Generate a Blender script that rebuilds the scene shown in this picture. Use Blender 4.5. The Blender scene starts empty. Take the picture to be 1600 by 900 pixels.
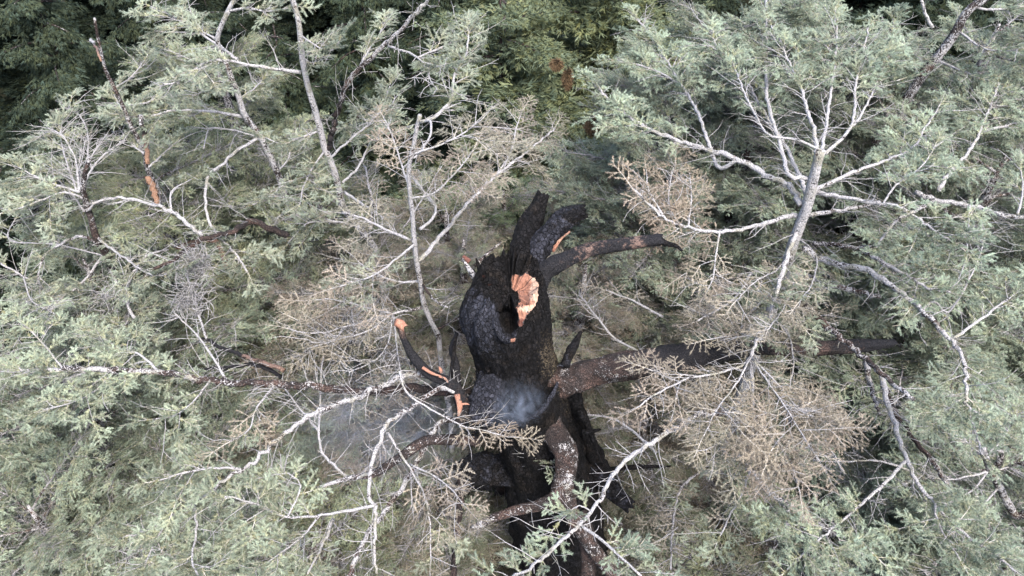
import bpy, math, random
import numpy as np
from mathutils import Vector, Matrix, noise as mnoise
from mathutils.bvhtree import BVHTree

R = math.radians
SC = bpy.context.scene
COL = SC.collection

# ------------------------------------------------------------------ camera, sky, sun, exposure
CAM_H = 46.0
PITCH = R(42.0)
HFOV = R(68.0)
FPX = 800.0 / math.tan(HFOV / 2)
cam_d = bpy.data.cameras.new('camera')
cam = bpy.data.objects.new('camera', cam_d)
COL.objects.link(cam)
cam_d.sensor_width = 36.0
cam_d.angle = HFOV
cam_d.clip_start = 0.05
cam_d.clip_end = 2000.0
cam.location = (0, 0, CAM_H)
cam.rotation_euler = (R(90) - PITCH, 0, 0)
SC.camera = cam

SUN_EL, SUN_AZ = R(58.0), R(150.0)      # azimuth clockwise from +Y (north): behind and right of the camera
world = bpy.data.worlds.new("World")
SC.world = world
world.use_nodes = True
wn = world.node_tree
wn.nodes.clear()
wo = wn.nodes.new('ShaderNodeOutputWorld')
wb = wn.nodes.new('ShaderNodeBackground')
sk = wn.nodes.new('ShaderNodeTexSky')
sk.sky_type = 'NISHITA'
sk.sun_disc = False
sk.sun_elevation = SUN_EL
sk.sun_rotation = SUN_AZ
sk.air_density = 1.0
sk.dust_density = 4.0
sk.ozone_density = 1.0
wb.inputs['Strength'].default_value = 0.15
wn.links.new(sk.outputs[0], wb.inputs[0])
wn.links.new(wb.outputs[0], wo.inputs[0])

sun_d = bpy.data.lights.new('sun', 'SUN')
sun = bpy.data.objects.new('sun', sun_d)
COL.objects.link(sun)
sun_d.energy = 1.5
sun_d.angle = R(25.0)
sun_d.color = (1.0, 0.95, 0.88)
sdir = Vector((math.sin(SUN_AZ) * math.cos(SUN_EL), math.cos(SUN_AZ) * math.cos(SUN_EL), math.sin(SUN_EL)))
sun.rotation_euler = (-sdir).to_track_quat('-Z', 'Y').to_euler()
sun.location = (0, -20, 80)

SC.view_settings.view_transform = 'Standard'
SC.view_settings.look = 'None'
SC.view_settings.exposure = 2.52
SC.view_settings.gamma = 1.0
SC.render.engine = 'CYCLES'
cy = SC.cycles
cy.max_bounces = 7
cy.diffuse_bounces = 5
cy.glossy_bounces = 2
cy.transmission_bounces = 5
cy.volume_bounces = 1
cy.use_denoising = True
try:
    cy.denoiser = 'OPENIMAGEDENOISE'
    cy.denoising_input_passes = 'RGB_ALBEDO_NORMAL'
    cy.denoising_prefilter = 'NONE'
except Exception:
    pass

# ------------------------------------------------------------------ geometry of the view
CF = np.array((0, math.cos(PITCH), -math.sin(PITCH)))
CU = np.array((0, math.sin(PITCH), math.cos(PITCH)))
CX = np.array((1.0, 0, 0))
C0 = np.array((0, 0, CAM_H))

def ray(px, py):
    return CX * ((px - 800) / FPX) + CU * ((450 - py) / FPX) + CF

def at(px, py, d):
    return C0 + ray(px, py) * d

def on_plane(px, py, Y):
    D = ray(px, py)
    return C0 + D * (Y / D[1])

def project(P):
    q = np.asarray(P) - C0
    d = q @ CF
    return 800 + FPX * (q @ CX) / d, 450 - FPX * (q @ CU) / d, d

def ground_z(x, y):
    return 0.8 * math.sin(x * 0.09) + 0.7 * math.cos(y * 0.11 + x * 0.04)

# ------------------------------------------------------------------ materials
def new_mat(name):
    m = bpy.data.materials.new(name)
    m.use_nodes = True
    nt = m.node_tree
    nt.nodes.clear()
    out = nt.nodes.new('ShaderNodeOutputMaterial')
    return m, nt, out

class G:
    """small helper for wiring nodes"""
    def __init__(s, nt): s.nt = nt
    def n(s, t, **kw):
        nd = s.nt.nodes.new(t)
        for k, v in kw.items(): setattr(nd, k, v)
        return nd
    def link(s, a, b): s.nt.links.new(a, b)
    def val(s, sock, v):
        if hasattr(v, 'is_output'): s.link(v, sock)
        elif isinstance(v, (tuple, list)) and len(v) == 3 and sock.type == 'RGBA': sock.default_value = (*v, 1)
        else: sock.default_value = v
    def math(s, op, a, b=0.0, clamp=False):
        nd = s.n('ShaderNodeMath', operation=op, use_clamp=clamp)
        s.val(nd.inputs[0], a); s.val(nd.inputs[1], b)
        return nd.outputs[0]
    def mix(s, f, a, b, mode='MIX'):
        nd = s.n('ShaderNodeMix', data_type='RGBA', blend_type=mode)
        s.val(nd.inputs[0], f); s.val(nd.inputs[6], a); s.val(nd.inputs[7], b)
        return nd.outputs[2]
    def noise(s, vec, scale, detail=3.0, rough=0.55, dist=0.0):
        nd = s.n('ShaderNodeTexNoise')
        s.link(vec, nd.inputs['Vector'])
        nd.inputs['Scale'].default_value = scale
        nd.inputs['Detail'].default_value = detail
        nd.inputs['Roughness'].default_value = rough
        nd.inputs['Distortion'].default_value = dist
        return nd.outputs[0]
    def step(s, v, lo, hi):
        nd = s.n('ShaderNodeMapRange', interpolation_type='SMOOTHSTEP')
        s.val(nd.inputs[0], v); s.val(nd.inputs[1], lo); s.val(nd.inputs[2], hi)
        return nd.outputs[0]
    def mapping(s, vec, scale):
        nd = s.n('ShaderNodeMapping')
        s.link(vec, nd.inputs[0]); nd.inputs['Scale'].default_value = scale
        return nd.outputs[0]

def data_attr(g):
    a = g.n('ShaderNodeAttribute', attribute_name='data')
    sp = g.n('ShaderNodeSeparateColor')
    g.link(a.outputs['Color'], sp.inputs[0])
    return sp.outputs

def make_bark():
    m, nt, out = new_mat('bark')
    g = G(nt)
    co = g.n('ShaderNodeTexCoord').outputs['Object']
    w, c, p = data_attr(g)
    n1 = g.noise(co, 17.0, 5.0, 0.62, 0.6)
    n2 = g.noise(co, 55.0, 3.0, 0.6)
    n3 = g.noise(co, 5.0, 3.0, 0.5)
    dark = g.mix(n2, (0.008, 0.007, 0.007), (0.060, 0.046, 0.043))
    vo = g.n('ShaderNodeTexVoronoi', feature='DISTANCE_TO_EDGE')
    g.link(g.mapping(co, (22, 22, 14)), vo.inputs['Vector']); vo.inputs['Scale'].default_value = 1.6
    plate = g.step(vo.outputs[0], 0.02, 0.16)
    red = g.mix(g.step(n3, 0.35, 0.65), dark, g.mix(n2, (0.030, 0.019, 0.016), (0.098, 0.064, 0.054)))
    red = g.mix(plate, g.mix(0.75, red, (0.006, 0.005, 0.005)), red)
    whitec = g.mix(n2, (0.14, 0.137, 0.140), (0.32, 0.314, 0.320))
    whitec = g.mix(g.step(n3, 0.50, 0.70), whitec, (0.17, 0.165, 0.14))
    # lichen cover: coverage set along each limb
    v = g.math('ADD', g.math('MULTIPLY', n1, 0.5), g.math('MULTIPLY', n2, 0.5))
    th = g.math('SUBTRACT', 0.80, g.math('MULTIPLY', w, 0.55))
    th = g.math('ADD', th, g.math('MULTIPLY', g.math('SUBTRACT', g.noise(co, 3.2, 2.0), 0.5), 0.42))
    lm = g.step(g.math('SUBTRACT', v, th), -0.03, 0.05)
    base = g.mix(lm, red, whitec)
    gn = g.noise(g.mapping(co, (30, 30, 6)), 1.0, 3.0)
    red = g.mix(g.step(g.noise(co, 2.6, 4.0, 0.65), 0.42, 0.62), g.mix(0.7, red, (0.007, 0.0065, 0.007)), red)
    base = g.mix(lm, red, whitec)
    wood = g.mix(g.step(p, 0.56, 0.75), g.mix(gn, (0.055, 0.034, 0.028), (0.14, 0.098, 0.082)), g.mix(gn, (0.13, 0.066, 0.042), (0.24, 0.155, 0.11)))
    pm = g.step(g.math('SUBTRACT', g.math('ADD', n3, g.math('MULTIPLY', p, 0.9)), 0.82), -0.04, 0.06)
    base = g.mix(pm, base, wood)
    chc = g.mix(n2, (0.0025, 0.0025, 0.003), (0.014, 0.014, 0.017))
    cm = g.step(g.math('SUBTRACT', g.math('ADD', n1, g.math('MULTIPLY', c, 0.95)), 0.90), -0.10, 0.10)
    base = g.mix(cm, base, chc)
    bs = g.n('ShaderNodeBsdfPrincipled')
    g.link(base, bs.inputs['Base Color'])
    bs.inputs['Roughness'].default_value = 0.8
    bs.inputs['Specular IOR Level'].default_value = 0.15
    bp = g.n('ShaderNodeBump')
    bp.inputs['Strength'].default_value = 1.0
    bp.inputs['Distance'].default_value = 0.03
    g.link(g.math('ADD', v, g.math('MULTIPLY', plate, 0.35)), bp.inputs['Height'])
    g.link(bp.outputs[0], bs.inputs['Normal'])
    g.link(bs.outputs[0], out.inputs[0])
    return m

def make_char():
    m, nt, out = new_mat('charcoal')
    g = G(nt)
    co = g.n('ShaderNodeTexCoord').outputs['Object']
    ash_lit, moss, ember = data_attr(g)  # first channel: grey ash, plus painted light and shade round hollow and crack
    fine = g.noise(co, 60.0, 4.0, 0.65)
    mid = g.noise(co, 9.0, 4.0, 0.6, 0.5)
    grain = g.noise(g.mapping(co, (24, 24, 11)), 1.0, 6.0, 0.7, 0.6)
    vo = g.n('ShaderNodeTexVoronoi', feature='DISTANCE_TO_EDGE')
    g.link(g.mapping(co, (11, 11, 7)), vo.inputs['Vector'])
    vo.inputs['Scale'].default_value = 2.0
    crack = g.step(vo.outputs[0], 0.0, 0.10)
    vc = g.n('ShaderNodeTexVoronoi', feature='F1')
    g.link(g.mapping(co, (11, 11, 7)), vc.inputs['Vector']); vc.inputs['Scale'].default_value = 2.0
    cell = g.n('ShaderNodeSeparateColor'); g.link(vc.outputs['Color'], cell.inputs[0])
    blk = g.math('MULTIPLY', g.math('ADD', 0.45, g.math('MULTIPLY', cell.outputs[0], 1.1)), g.math('ADD', 0.35, g.math('MULTIPLY', crack, 0.65)))
    base = g.mix(fine, (0.0014, 0.0014, 0.0016), (0.0105, 0.010, 0.0112))
    base = g.mix(g.step(g.noise(co, 3.5, 4.0, 0.6), 0.50, 0.68), base, g.mix(fine, (0.003, 0.0024, 0.0022), (0.018, 0.0145, 0.0125)))
    ash_lit_c = g.mix(grain, (0.002, 0.0022, 0.003), (0.040, 0.042, 0.055))
    base = g.mix(g.step(g.math('ADD', mid, g.math('MULTIPLY', ash_lit, 0.75)), 0.72, 1.0), base, ash_lit_c)
    sv = g.n('ShaderNodeVectorMath', operation='SCALE'); g.link(base, sv.inputs[0]); g.link(blk, sv.inputs['Scale'])
    base = sv.outputs[0]
    mossc = g.mix(fine, (0.03, 0.024, 0.017), (0.14, 0.115, 0.08))
    base = g.mix(g.step(g.math('SUBTRACT', g.math('ADD', g.noise(co, 38.0, 3.0, 0.7), g.math('MULTIPLY', moss, 0.30)), 0.80), -0.03, 0.08), base, mossc)
    base = g.mix(g.step(g.math('SUBTRACT', g.math('ADD', mid, g.math('MULTIPLY', ember, 0.6)), 0.92), -0.03, 0.08), base, (0.075, 0.026, 0.016))
    bs = g.n('ShaderNodeBsdfPrincipled')
    g.link(base, bs.inputs['Base Color'])
    bs.inputs['Roughness'].default_value = 0.7
    bs.inputs['Specular IOR Level'].default_value = 0.09
    h = g.math('ADD', g.math('MULTIPLY', grain, 0.7), g.math('MULTIPLY', crack, 0.4))
    h = g.math('ADD', h, g.math('MULTIPLY', fine, 0.3))
    bp = g.n('ShaderNodeBump')
    bp.inputs['Strength'].default_value = 1.0
    bp.inputs['Distance'].default_value = 0.07
    g.link(h, bp.inputs['Height'])
    g.link(bp.outputs[0], bs.inputs['Normal'])
    g.link(bs.outputs[0], out.inputs[0])
    return m

def make_torn_wood():
    m, nt, out = new_mat('torn_wood')
    g = G(nt)
    co = g.n('ShaderNodeTexCoord').outputs['Object']
    pale, charr, red = data_attr(g)
    gr = g.noise(g.mapping(co, (70, 70, 9)), 1.0, 5.0, 0.65, 0.5)
    n = g.noise(co, 14.0, 4.0, 0.6)
    base = g.mix(gr, (0.12, 0.046, 0.027), (0.24, 0.118, 0.078))
    base = g.mix(g.step(g.math('ADD', n, g.math('MULTIPLY', pale, 0.7)), 0.75, 1.0), base, g.mix(gr, (0.25, 0.145, 0.10), (0.35, 0.26, 0.20)))
    base = g.mix(g.step(g.math('ADD', n, g.math('MULTIPLY', red, 0.7)), 0.8, 1.0), base, g.mix(gr, (0.06, 0.014, 0.007), (0.075, 0.026, 0.016)))
    base = g.mix(g.step(g.math('ADD', n, g.math('MULTIPLY', charr, 0.7)), 0.82, 0.95), base, (0.010, 0.009, 0.009))
    bs = g.n('ShaderNodeBsdfPrincipled')
    g.link(base, bs.inputs['Base Color'])
    bs.inputs['Roughness'].default_value = 0.7
    bp = g.n('ShaderNodeBump')
    bp.inputs['Strength'].default_value = 0.8
    bp.inputs['Distance'].default_value = 0.03
    g.link(gr, bp.inputs['Height'])
    g.link(bp.outputs[0], bs.inputs['Normal'])
    g.link(bs.outputs[0], out.inputs[0])
    return m

def make_needles():
    m, nt, out = new_mat('needles')
    g = G(nt)
    tint, var, brown = data_attr(g)
    oi = g.n('ShaderNodeObjectInfo')
    c = g.mix(tint, (0.182, 0.174, 0.088), (0.156, 0.182, 0.140))
    c = g.mix(brown, c, (0.168, 0.142, 0.116))
    k = g.math('ADD', 0.50, g.math('MULTIPLY', var, 1.02))
    k = g.math('MULTIPLY', k, g.math('ADD', 0.88, g.math('MULTIPLY', oi.outputs['Random'], 0.24)))
    vm = g.n('ShaderNodeVectorMath', operation='SCALE')
    g.link(c, vm.inputs[0]); g.link(k, vm.inputs['Scale'])
    c = g.mix(1.0, vm.outputs[0], oi.outputs['Color'], 'MULTIPLY')
    bs = g.n('ShaderNodeBsdfPrincipled')
    g.link(c, bs.inputs['Base Color'])
    bs.inputs['Roughness'].default_value = 0.5
    sc = g.n('ShaderNodeSeparateColor'); g.link(oi.outputs['Color'], sc.inputs[0])
    g.link(g.math('MULTIPLY', g.math('POWER', sc.outputs[0], 1.5), 0.35), bs.inputs['Specular IOR Level'])
    tr = g.n('ShaderNodeBsdfTranslucent')
    g.link(c, tr.inputs[0])
    mx = g.n('ShaderNodeMixShader')
    mx.inputs[0].default_value = 0.4
    g.link(bs.outputs[0], mx.inputs[1]); g.link(tr.outputs[0], mx.inputs[2])
    g.link(mx.outputs[0], out.inputs[0])
    return m

def make_twig():
    m, nt, out = new_mat('twig_bark')
    g = G(nt)
    co = g.n('ShaderNodeTexCoord').outputs['Object']
    old, var, _ = data_attr(g)
    n = g.noise(co, 30.0, 3.0)
    c = g.mix(old, (0.20, 0.165, 0.095), g.mix(n, (0.17, 0.165, 0.16), (0.32, 0.31, 0.31)))
    bs = g.n('ShaderNodeBsdfPrincipled')
    g.link(c, bs.inputs['Base Color'])
    bs.inputs['Roughness'].default_value = 0.8
    g.link(bs.outputs[0], out.inputs[0])
    return m

def make_moss():
    m, nt, out = new_mat('dry_moss')
    g = G(nt)
    co = g.n('ShaderNodeTexCoord').outputs['Object']
    n = g.noise(co, 22.0, 4.0)
    bs = g.n('ShaderNodeBsdfPrincipled')
    g.link(g.mix(n, (0.022, 0.012, 0.005), (0.085, 0.050, 0.018)), bs.inputs['Base Color'])
    bs.inputs['Roughness'].default_value = 0.9
    g.link(bs.outputs[0], out.inputs[0])
    return m

def make_ground():
    m, nt, out = new_mat('forest_floor')
    g = G(nt)
    co = g.n('ShaderNodeTexCoord').outputs['Object']
    n = g.noise(co, 1.3, 6.0, 0.65)
    n2 = g.noise(co, 9.0, 4.0)
    c = g.mix(n, (0.005, 0.004, 0.003), (0.007, 0.009, 0.005))  # floor tones darkened to carry the shade of the trees
    c = g.mix(g.step(n2, 0.55, 0.7), c, (0.012, 0.0095, 0.007))
    bs = g.n('ShaderNodeBsdfPrincipled')
    g.link(c, bs.inputs['Base Color'])
    bs.inputs['Roughness'].default_value = 0.95
    bs.inputs['Specular IOR Level'].default_value = 0.0
    g.link(bs.outputs[0], out.inputs[0])
    return m

BARK, CHAR, TORN, NEEDLE, TWIG, MOSS, GROUND = make_bark(), make_char(), make_torn_wood(), make_needles(), make_twig(), make_moss(), make_ground()

# ------------------------------------------------------------------ mesh accumulation
class Acc:
    def __init__(s):
        s.v, s.f, s.m, s.d, s.n = [], [], [], [], 0
    def add(s, V, F, D, mat=0):
        V = np.asarray(V, float)
        if len(V) == 0: return
        s.v.append(V); s.f.append(np.asarray(F, np.int64) + s.n)
        s.m.append(np.full(len(F), mat, np.int32) if np.isscalar(mat) else np.asarray(mat, np.int32))
        D = np.asarray(D, float)
        if D.ndim == 1: D = np.tile(D, (len(V), 1))
        s.d.append(D[:, :3]); s.n += len(V)
    def arrays(s):
        return np.concatenate(s.v), np.concatenate(s.f), np.concatenate(s.m), np.concatenate(s.d)
    def mesh(s, name, mats, smooth=True, origin=None):
        V, F, M, D = s.arrays()
        if origin is not None: V = V - np.asarray(origin)
        me = bpy.data.meshes.new(name)
        me.vertices.add(len(V)); me.vertices.foreach_set('co', V.astype(np.float32).ravel())
        me.loops.add(len(F) * 3); me.loops.foreach_set('vertex_index', F.astype(np.int32).ravel())
        me.polygons.add(len(F)); me.polygons.foreach_set('loop_start', np.arange(0, len(F) * 3, 3, dtype=np.int32))
        for mt in mats: me.materials.append(mt)
        me.polygons.foreach_set('material_index', M)
        sm = np.full(len(F), bool(smooth))
        me.polygons.foreach_set('use_smooth', sm)
        a = me.attributes.new('data', 'FLOAT_COLOR', 'POINT')
        a.data.foreach_set('color', np.concatenate([D, np.ones((len(D), 1))], 1).astype(np.float32).ravel())
        me.update(calc_edges=True)
        return me

def norm(a):
    return a / np.maximum(np.linalg.norm(a, axis=-1, keepdims=True), 1e-9)

def tube(P, Rd, k=6):
    P = np.asarray(P, float); n = len(P)
    T = norm(np.gradient(P, axis=0))
    ref = np.array((0.31, 0.17, 0.93)) if abs(T[:, 2].mean()) < 0.8 else np.array((0.95, 0.2, 0.1))
    N = norm(np.cross(T, ref)); B = np.cross(T, N)
    a = np.arange(k) * 2 * np.pi / k
    Rd = np.asarray(Rd, float)
    if Rd.ndim == 1: Rd = Rd[:, None] * np.ones((1, k))
    V = P[:, None] + Rd[..., None] * (np.cos(a)[None, :, None] * N[:, None] + np.sin(a)[None, :, None] * B[:, None])
    V = V.reshape(-1, 3)
    i = np.arange(n - 1)[:, None] * k; j = np.arange(k)[None]; j2 = (j + 1) % k
    q = np.stack([i + j, i + j2, i + k + j2, i + k + j], -1).reshape(-1, 4)
    F = np.concatenate([q[:, [0, 1, 2]], q[:, [0, 2, 3]]])
    V = np.concatenate([V, P[:1], P[-1:]])
    c0 = np.stack([np.full(k, n * k), (np.arange(k) + 1) % k, np.arange(k)], -1)
    c1 = np.stack([np.full(k, n * k + 1), (n - 1) * k + np.arange(k), (n - 1) * k + (np.arange(k) + 1) % k], -1)
    return V, np.concatenate([F, c0, c1]), np.concatenate([np.repeat(np.arange(n), k), [0, n - 1]])

def smooth_line(P, step):
    P = np.asarray(P, float)
    if len(P) == 2:
        n = max(2, int(np.linalg.norm(P[1] - P[0]) / step) + 1)
        t = np.linspace(0, 1, n)[:, None]
        return P[0] * (1 - t) + P[1] * t
    Q = np.vstack([2 * P[0] - P[1], P, 2 * P[-1] - P[-2]])
    out = []
    for i in range(len(P) - 1):
        a, b, c, d = Q[i:i + 4]
        n = max(2, int(np.linalg.norm(c - b) / step) + 1)
        t = np.linspace(0, 1, n, endpoint=False)[:, None]
        out.append(0.5 * (2 * b + (c - a) * t + (2 * a - 5 * b + 4 * c - d) * t ** 2 + (3 * b - a - 3 * c + d) * t ** 3))
    out.append(P[-1:])
    return np.vstack(out)

# ------------------------------------------------------------------ foliage sprays
def needle_fans(p0, p1, age, tipf, rng, n, ln, w, alpha, flat=0.75):
    """needles round every shoot segment"""
    S = len(p0)
    rep = lambda a: np.repeat(a, n, axis=0)
    a = norm(p1 - p0)
    up = np.tile(np.array((0, 0, 1.0)), (S, 1))
    side = norm(np.cross(a, up)); upp = np.cross(side, a)
    u = rng.random(S * n)
    u = np.where(rep(tipf) > 0.5, u ** 0.7, u)
    pos = rep(p0) + (rep(p1) - rep(p0)) * u[:, None]
    phi = rng.random(S * n) * 2 * np.pi
    rad = np.cos(phi)[:, None] * rep(side) + flat * np.sin(phi)[:, None] * rep(upp)
    al = alpha * (0.75 + 0.5 * rng.random(S * n))
    al = np.where(rep(tipf) > 0.5, al * (1 - 0.5 * u ** 2), al)
    d = norm(rep(a) * np.cos(al)[:, None] + rad * np.sin(al)[:, None])
    L = ln * (0.8 + 0.4 * rng.random(S * n))
    wd = norm(np.cross(d, np.array((0, 0, 1.0)) + 0.9 * (rng.random((S * n, 3)) - 0.5)))
    ww = (w * (0.8 + 0.4 * rng.random(S * n)))[:, None]
    A = pos - wd * ww * 0.5; B = pos + wd * ww * 0.5; T = pos + d * L[:, None]
    V = np.stack([A, B, T], 1).reshape(-1, 3)
    F = np.arange(len(V)).reshape(-1, 3)
    D = np.zeros((len(V), 3))
    D[:, 0] = np.repeat(rep(1 - age), 3)
    D[:, 1] = np.repeat(rep(rng.random(S)), 3)
    return V, F, D

def make_spray(L, rng, brown=False, coarse=1.0):
    ac = Acc()
    seg = []
    def chain(p, d, l, depth, tip_age):
        """a shoot axis of length l, its points, and its segments"""
        n = max(1, int(round(l / 0.085)))
        pts = [p]; dd = d.copy()
        for i in range(n):
            dd = norm(dd + np.array((0.02, 0, -0.035)) + 0.09 * rng.normal(size=3) * np.array((1, 1, 0.7)))
            pts.append(pts[-1] + dd * l / n)
        pts = np.array(pts)
        for i in range(n):
            dist = (n - 1 - i) * l / n
            seg.append((pts[i], pts[i + 1], min(1, dist / 0.34 + tip_age), 1.0 if i == n - 1 else 0.0))
        return pts
    ax = chain(np.zeros(3), np.array((1.0, 0, 0.06)), L, 0, 0)
    rd = np.linspace(0.0032 + 0.003 * L, 0.0014, len(ax))
    V, F, I = tube(ax, rd, 3); ac.add(V, F, np.array((0.85, .5, 0)), 1)
    x = 0.10 * L + 0.02; sgn = 1
    while x < L * 0.98:
        i = min(len(ax) - 2, int(x / L * (len(ax) - 1)))
        fr = x / L * (len(ax) - 1) - i
        p = ax[i] * (1 - fr) + ax[i + 1] * fr
        t = norm(ax[i + 1] - ax[i])
        rem = L - x
        l = min(0.36, 0.06 + rem * (0.62 + 0.25 * rng.random())) * (0.66 + 0.46 * rng.random())
        an = R(35 + 24 * rng.random())
        sd = np.array((-t[1], t[0], 0)) * sgn
        d = norm(t * math.cos(an) + sd * math.sin(an) + np.array((0, 0, 0.22 * (rng.random() - 0.45))))
        pts = chain(p, d, l, 1, 0.0)
        V, F, I = tube(pts, np.linspace(0.0026, 0.0012, len(pts)), 3); ac.add(V, F, np.array((0.45, .5, 0)), 1)
        if l > 0.19:
            for q in range(1, len(pts) - 1):
                for s2 in ((1, -1) if rng.random() < 0.45 else (sgn,)):
                    t2 = norm(pts[q + 1] - pts[q])
                    sd2 = np.array((-t2[1], t2[0], 0)) * s2
                    a2 = R(40 + 20 * rng.random())
                    d2 = norm(t2 * math.cos(a2) + sd2 * math.sin(a2) + np.array((0, 0, 0.3 * (rng.random() - 0.5))))
                    chain(pts[q], d2, 0.055 + 0.05 * rng.random(), 2, 0.0)
        x += (0.038 + 0.014 * rng.random()) * coarse
        sgn = -sgn
    p0 = np.array([s[0] for s in seg]); p1 = np.array([s[1] for s in seg])
    age = np.array([s[2] for s in seg]); tip = np.array([s[3] for s in seg])
    keep = rng.random(len(seg)) > np.clip(0.05 + (age - 0.5) * 1.3, 0.05, 0.9)
    if brown:
        keep &= rng.random(len(seg)) > 0.05
        V, F, D = needle_fans(p0[keep], p1[keep], age[keep], tip[keep], rng, 26, 0.029, 0.0062, R(54))
        D[:, 2] = 1.0
    else:
        V, F, D = needle_fans(p0[keep], p1[keep], age[keep] * 0.9, tip[keep], rng, 42, 0.033, 0.0078, R(54))
    ac.add(V, F, D, 0)
    return ac.arrays()

_rng = np.random.default_rng(11)
SPRAY = {
    'g': [(L, make_spray(L, _rng)) for L in (0.30, 0.34, 0.42, 0.46, 0.55, 0.60, 0.70, 0.75)],
    'b': [(L, make_spray(L, _rng, True)) for L in (0.30, 0.36, 0.44, 0.52, 0.60, 0.70)],
}

def frame_from(d, roll, rng):
    x = norm(d)
    up = np.array((0, 0, 1.0))
    y = np.cross(up, x)
    if np.linalg.norm(y) < 0.2: y = np.cross(np.array((0, 1.0, 0)), x)
    y = norm(y); z = np.cross(x, y)
    c, s = math.cos(roll), math.sin(roll)
    return np.stack([x, c * y + s * z, c * z - s * y])      # rows: local axes

def put_spray(ac, kind, p, d, L, rng, mixb=0.0):
    k = 'b' if kind == 'b' or (kind == 'x' and rng.random() < mixb) else 'g'
    c = SPRAY[k]
    L0, (V, F, M, D) = min((c[i] for i in rng.permutation(len(c))[:4]), key=lambda q: abs(q[0] - L))
    s = min(1.25, max(0.7, L / L0))
    A = frame_from(d, rng.normal() * 0.38, rng)
    D = D.copy()
    nd = M
    D[:, 1] = np.clip(D[:, 1] * 0.75 + rng.random() * 0.45 - 0.1, 0, 1)
    if kind == 'b': D[:, 2] *= 0.72 + 0.28 * rng.random()
    if kind == 'x': D[:, 2] = np.clip(D[:, 2] * (0.6 + 0.4 * rng.random()) + 0.35 * rng.random(), 0, 1)
    V = V * s
    if rng.random() < 0.5:
        V = V * np.array((1, -1, 1))
    ac.add(V @ A + p, F, D, M)

def bend_line(p, d, l, n, rng, droop=0.25, wob=0.10):
    pts = [np.asarray(p, float)]; dd = norm(np.asarray(d, float))
    for i in range(n):
        dd = norm(dd + np.array((0, 0, -droop / n)) + wob * rng.normal(size=3))
        pts.append(pts[-1] + dd * l / n)
    return np.array(pts)

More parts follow.
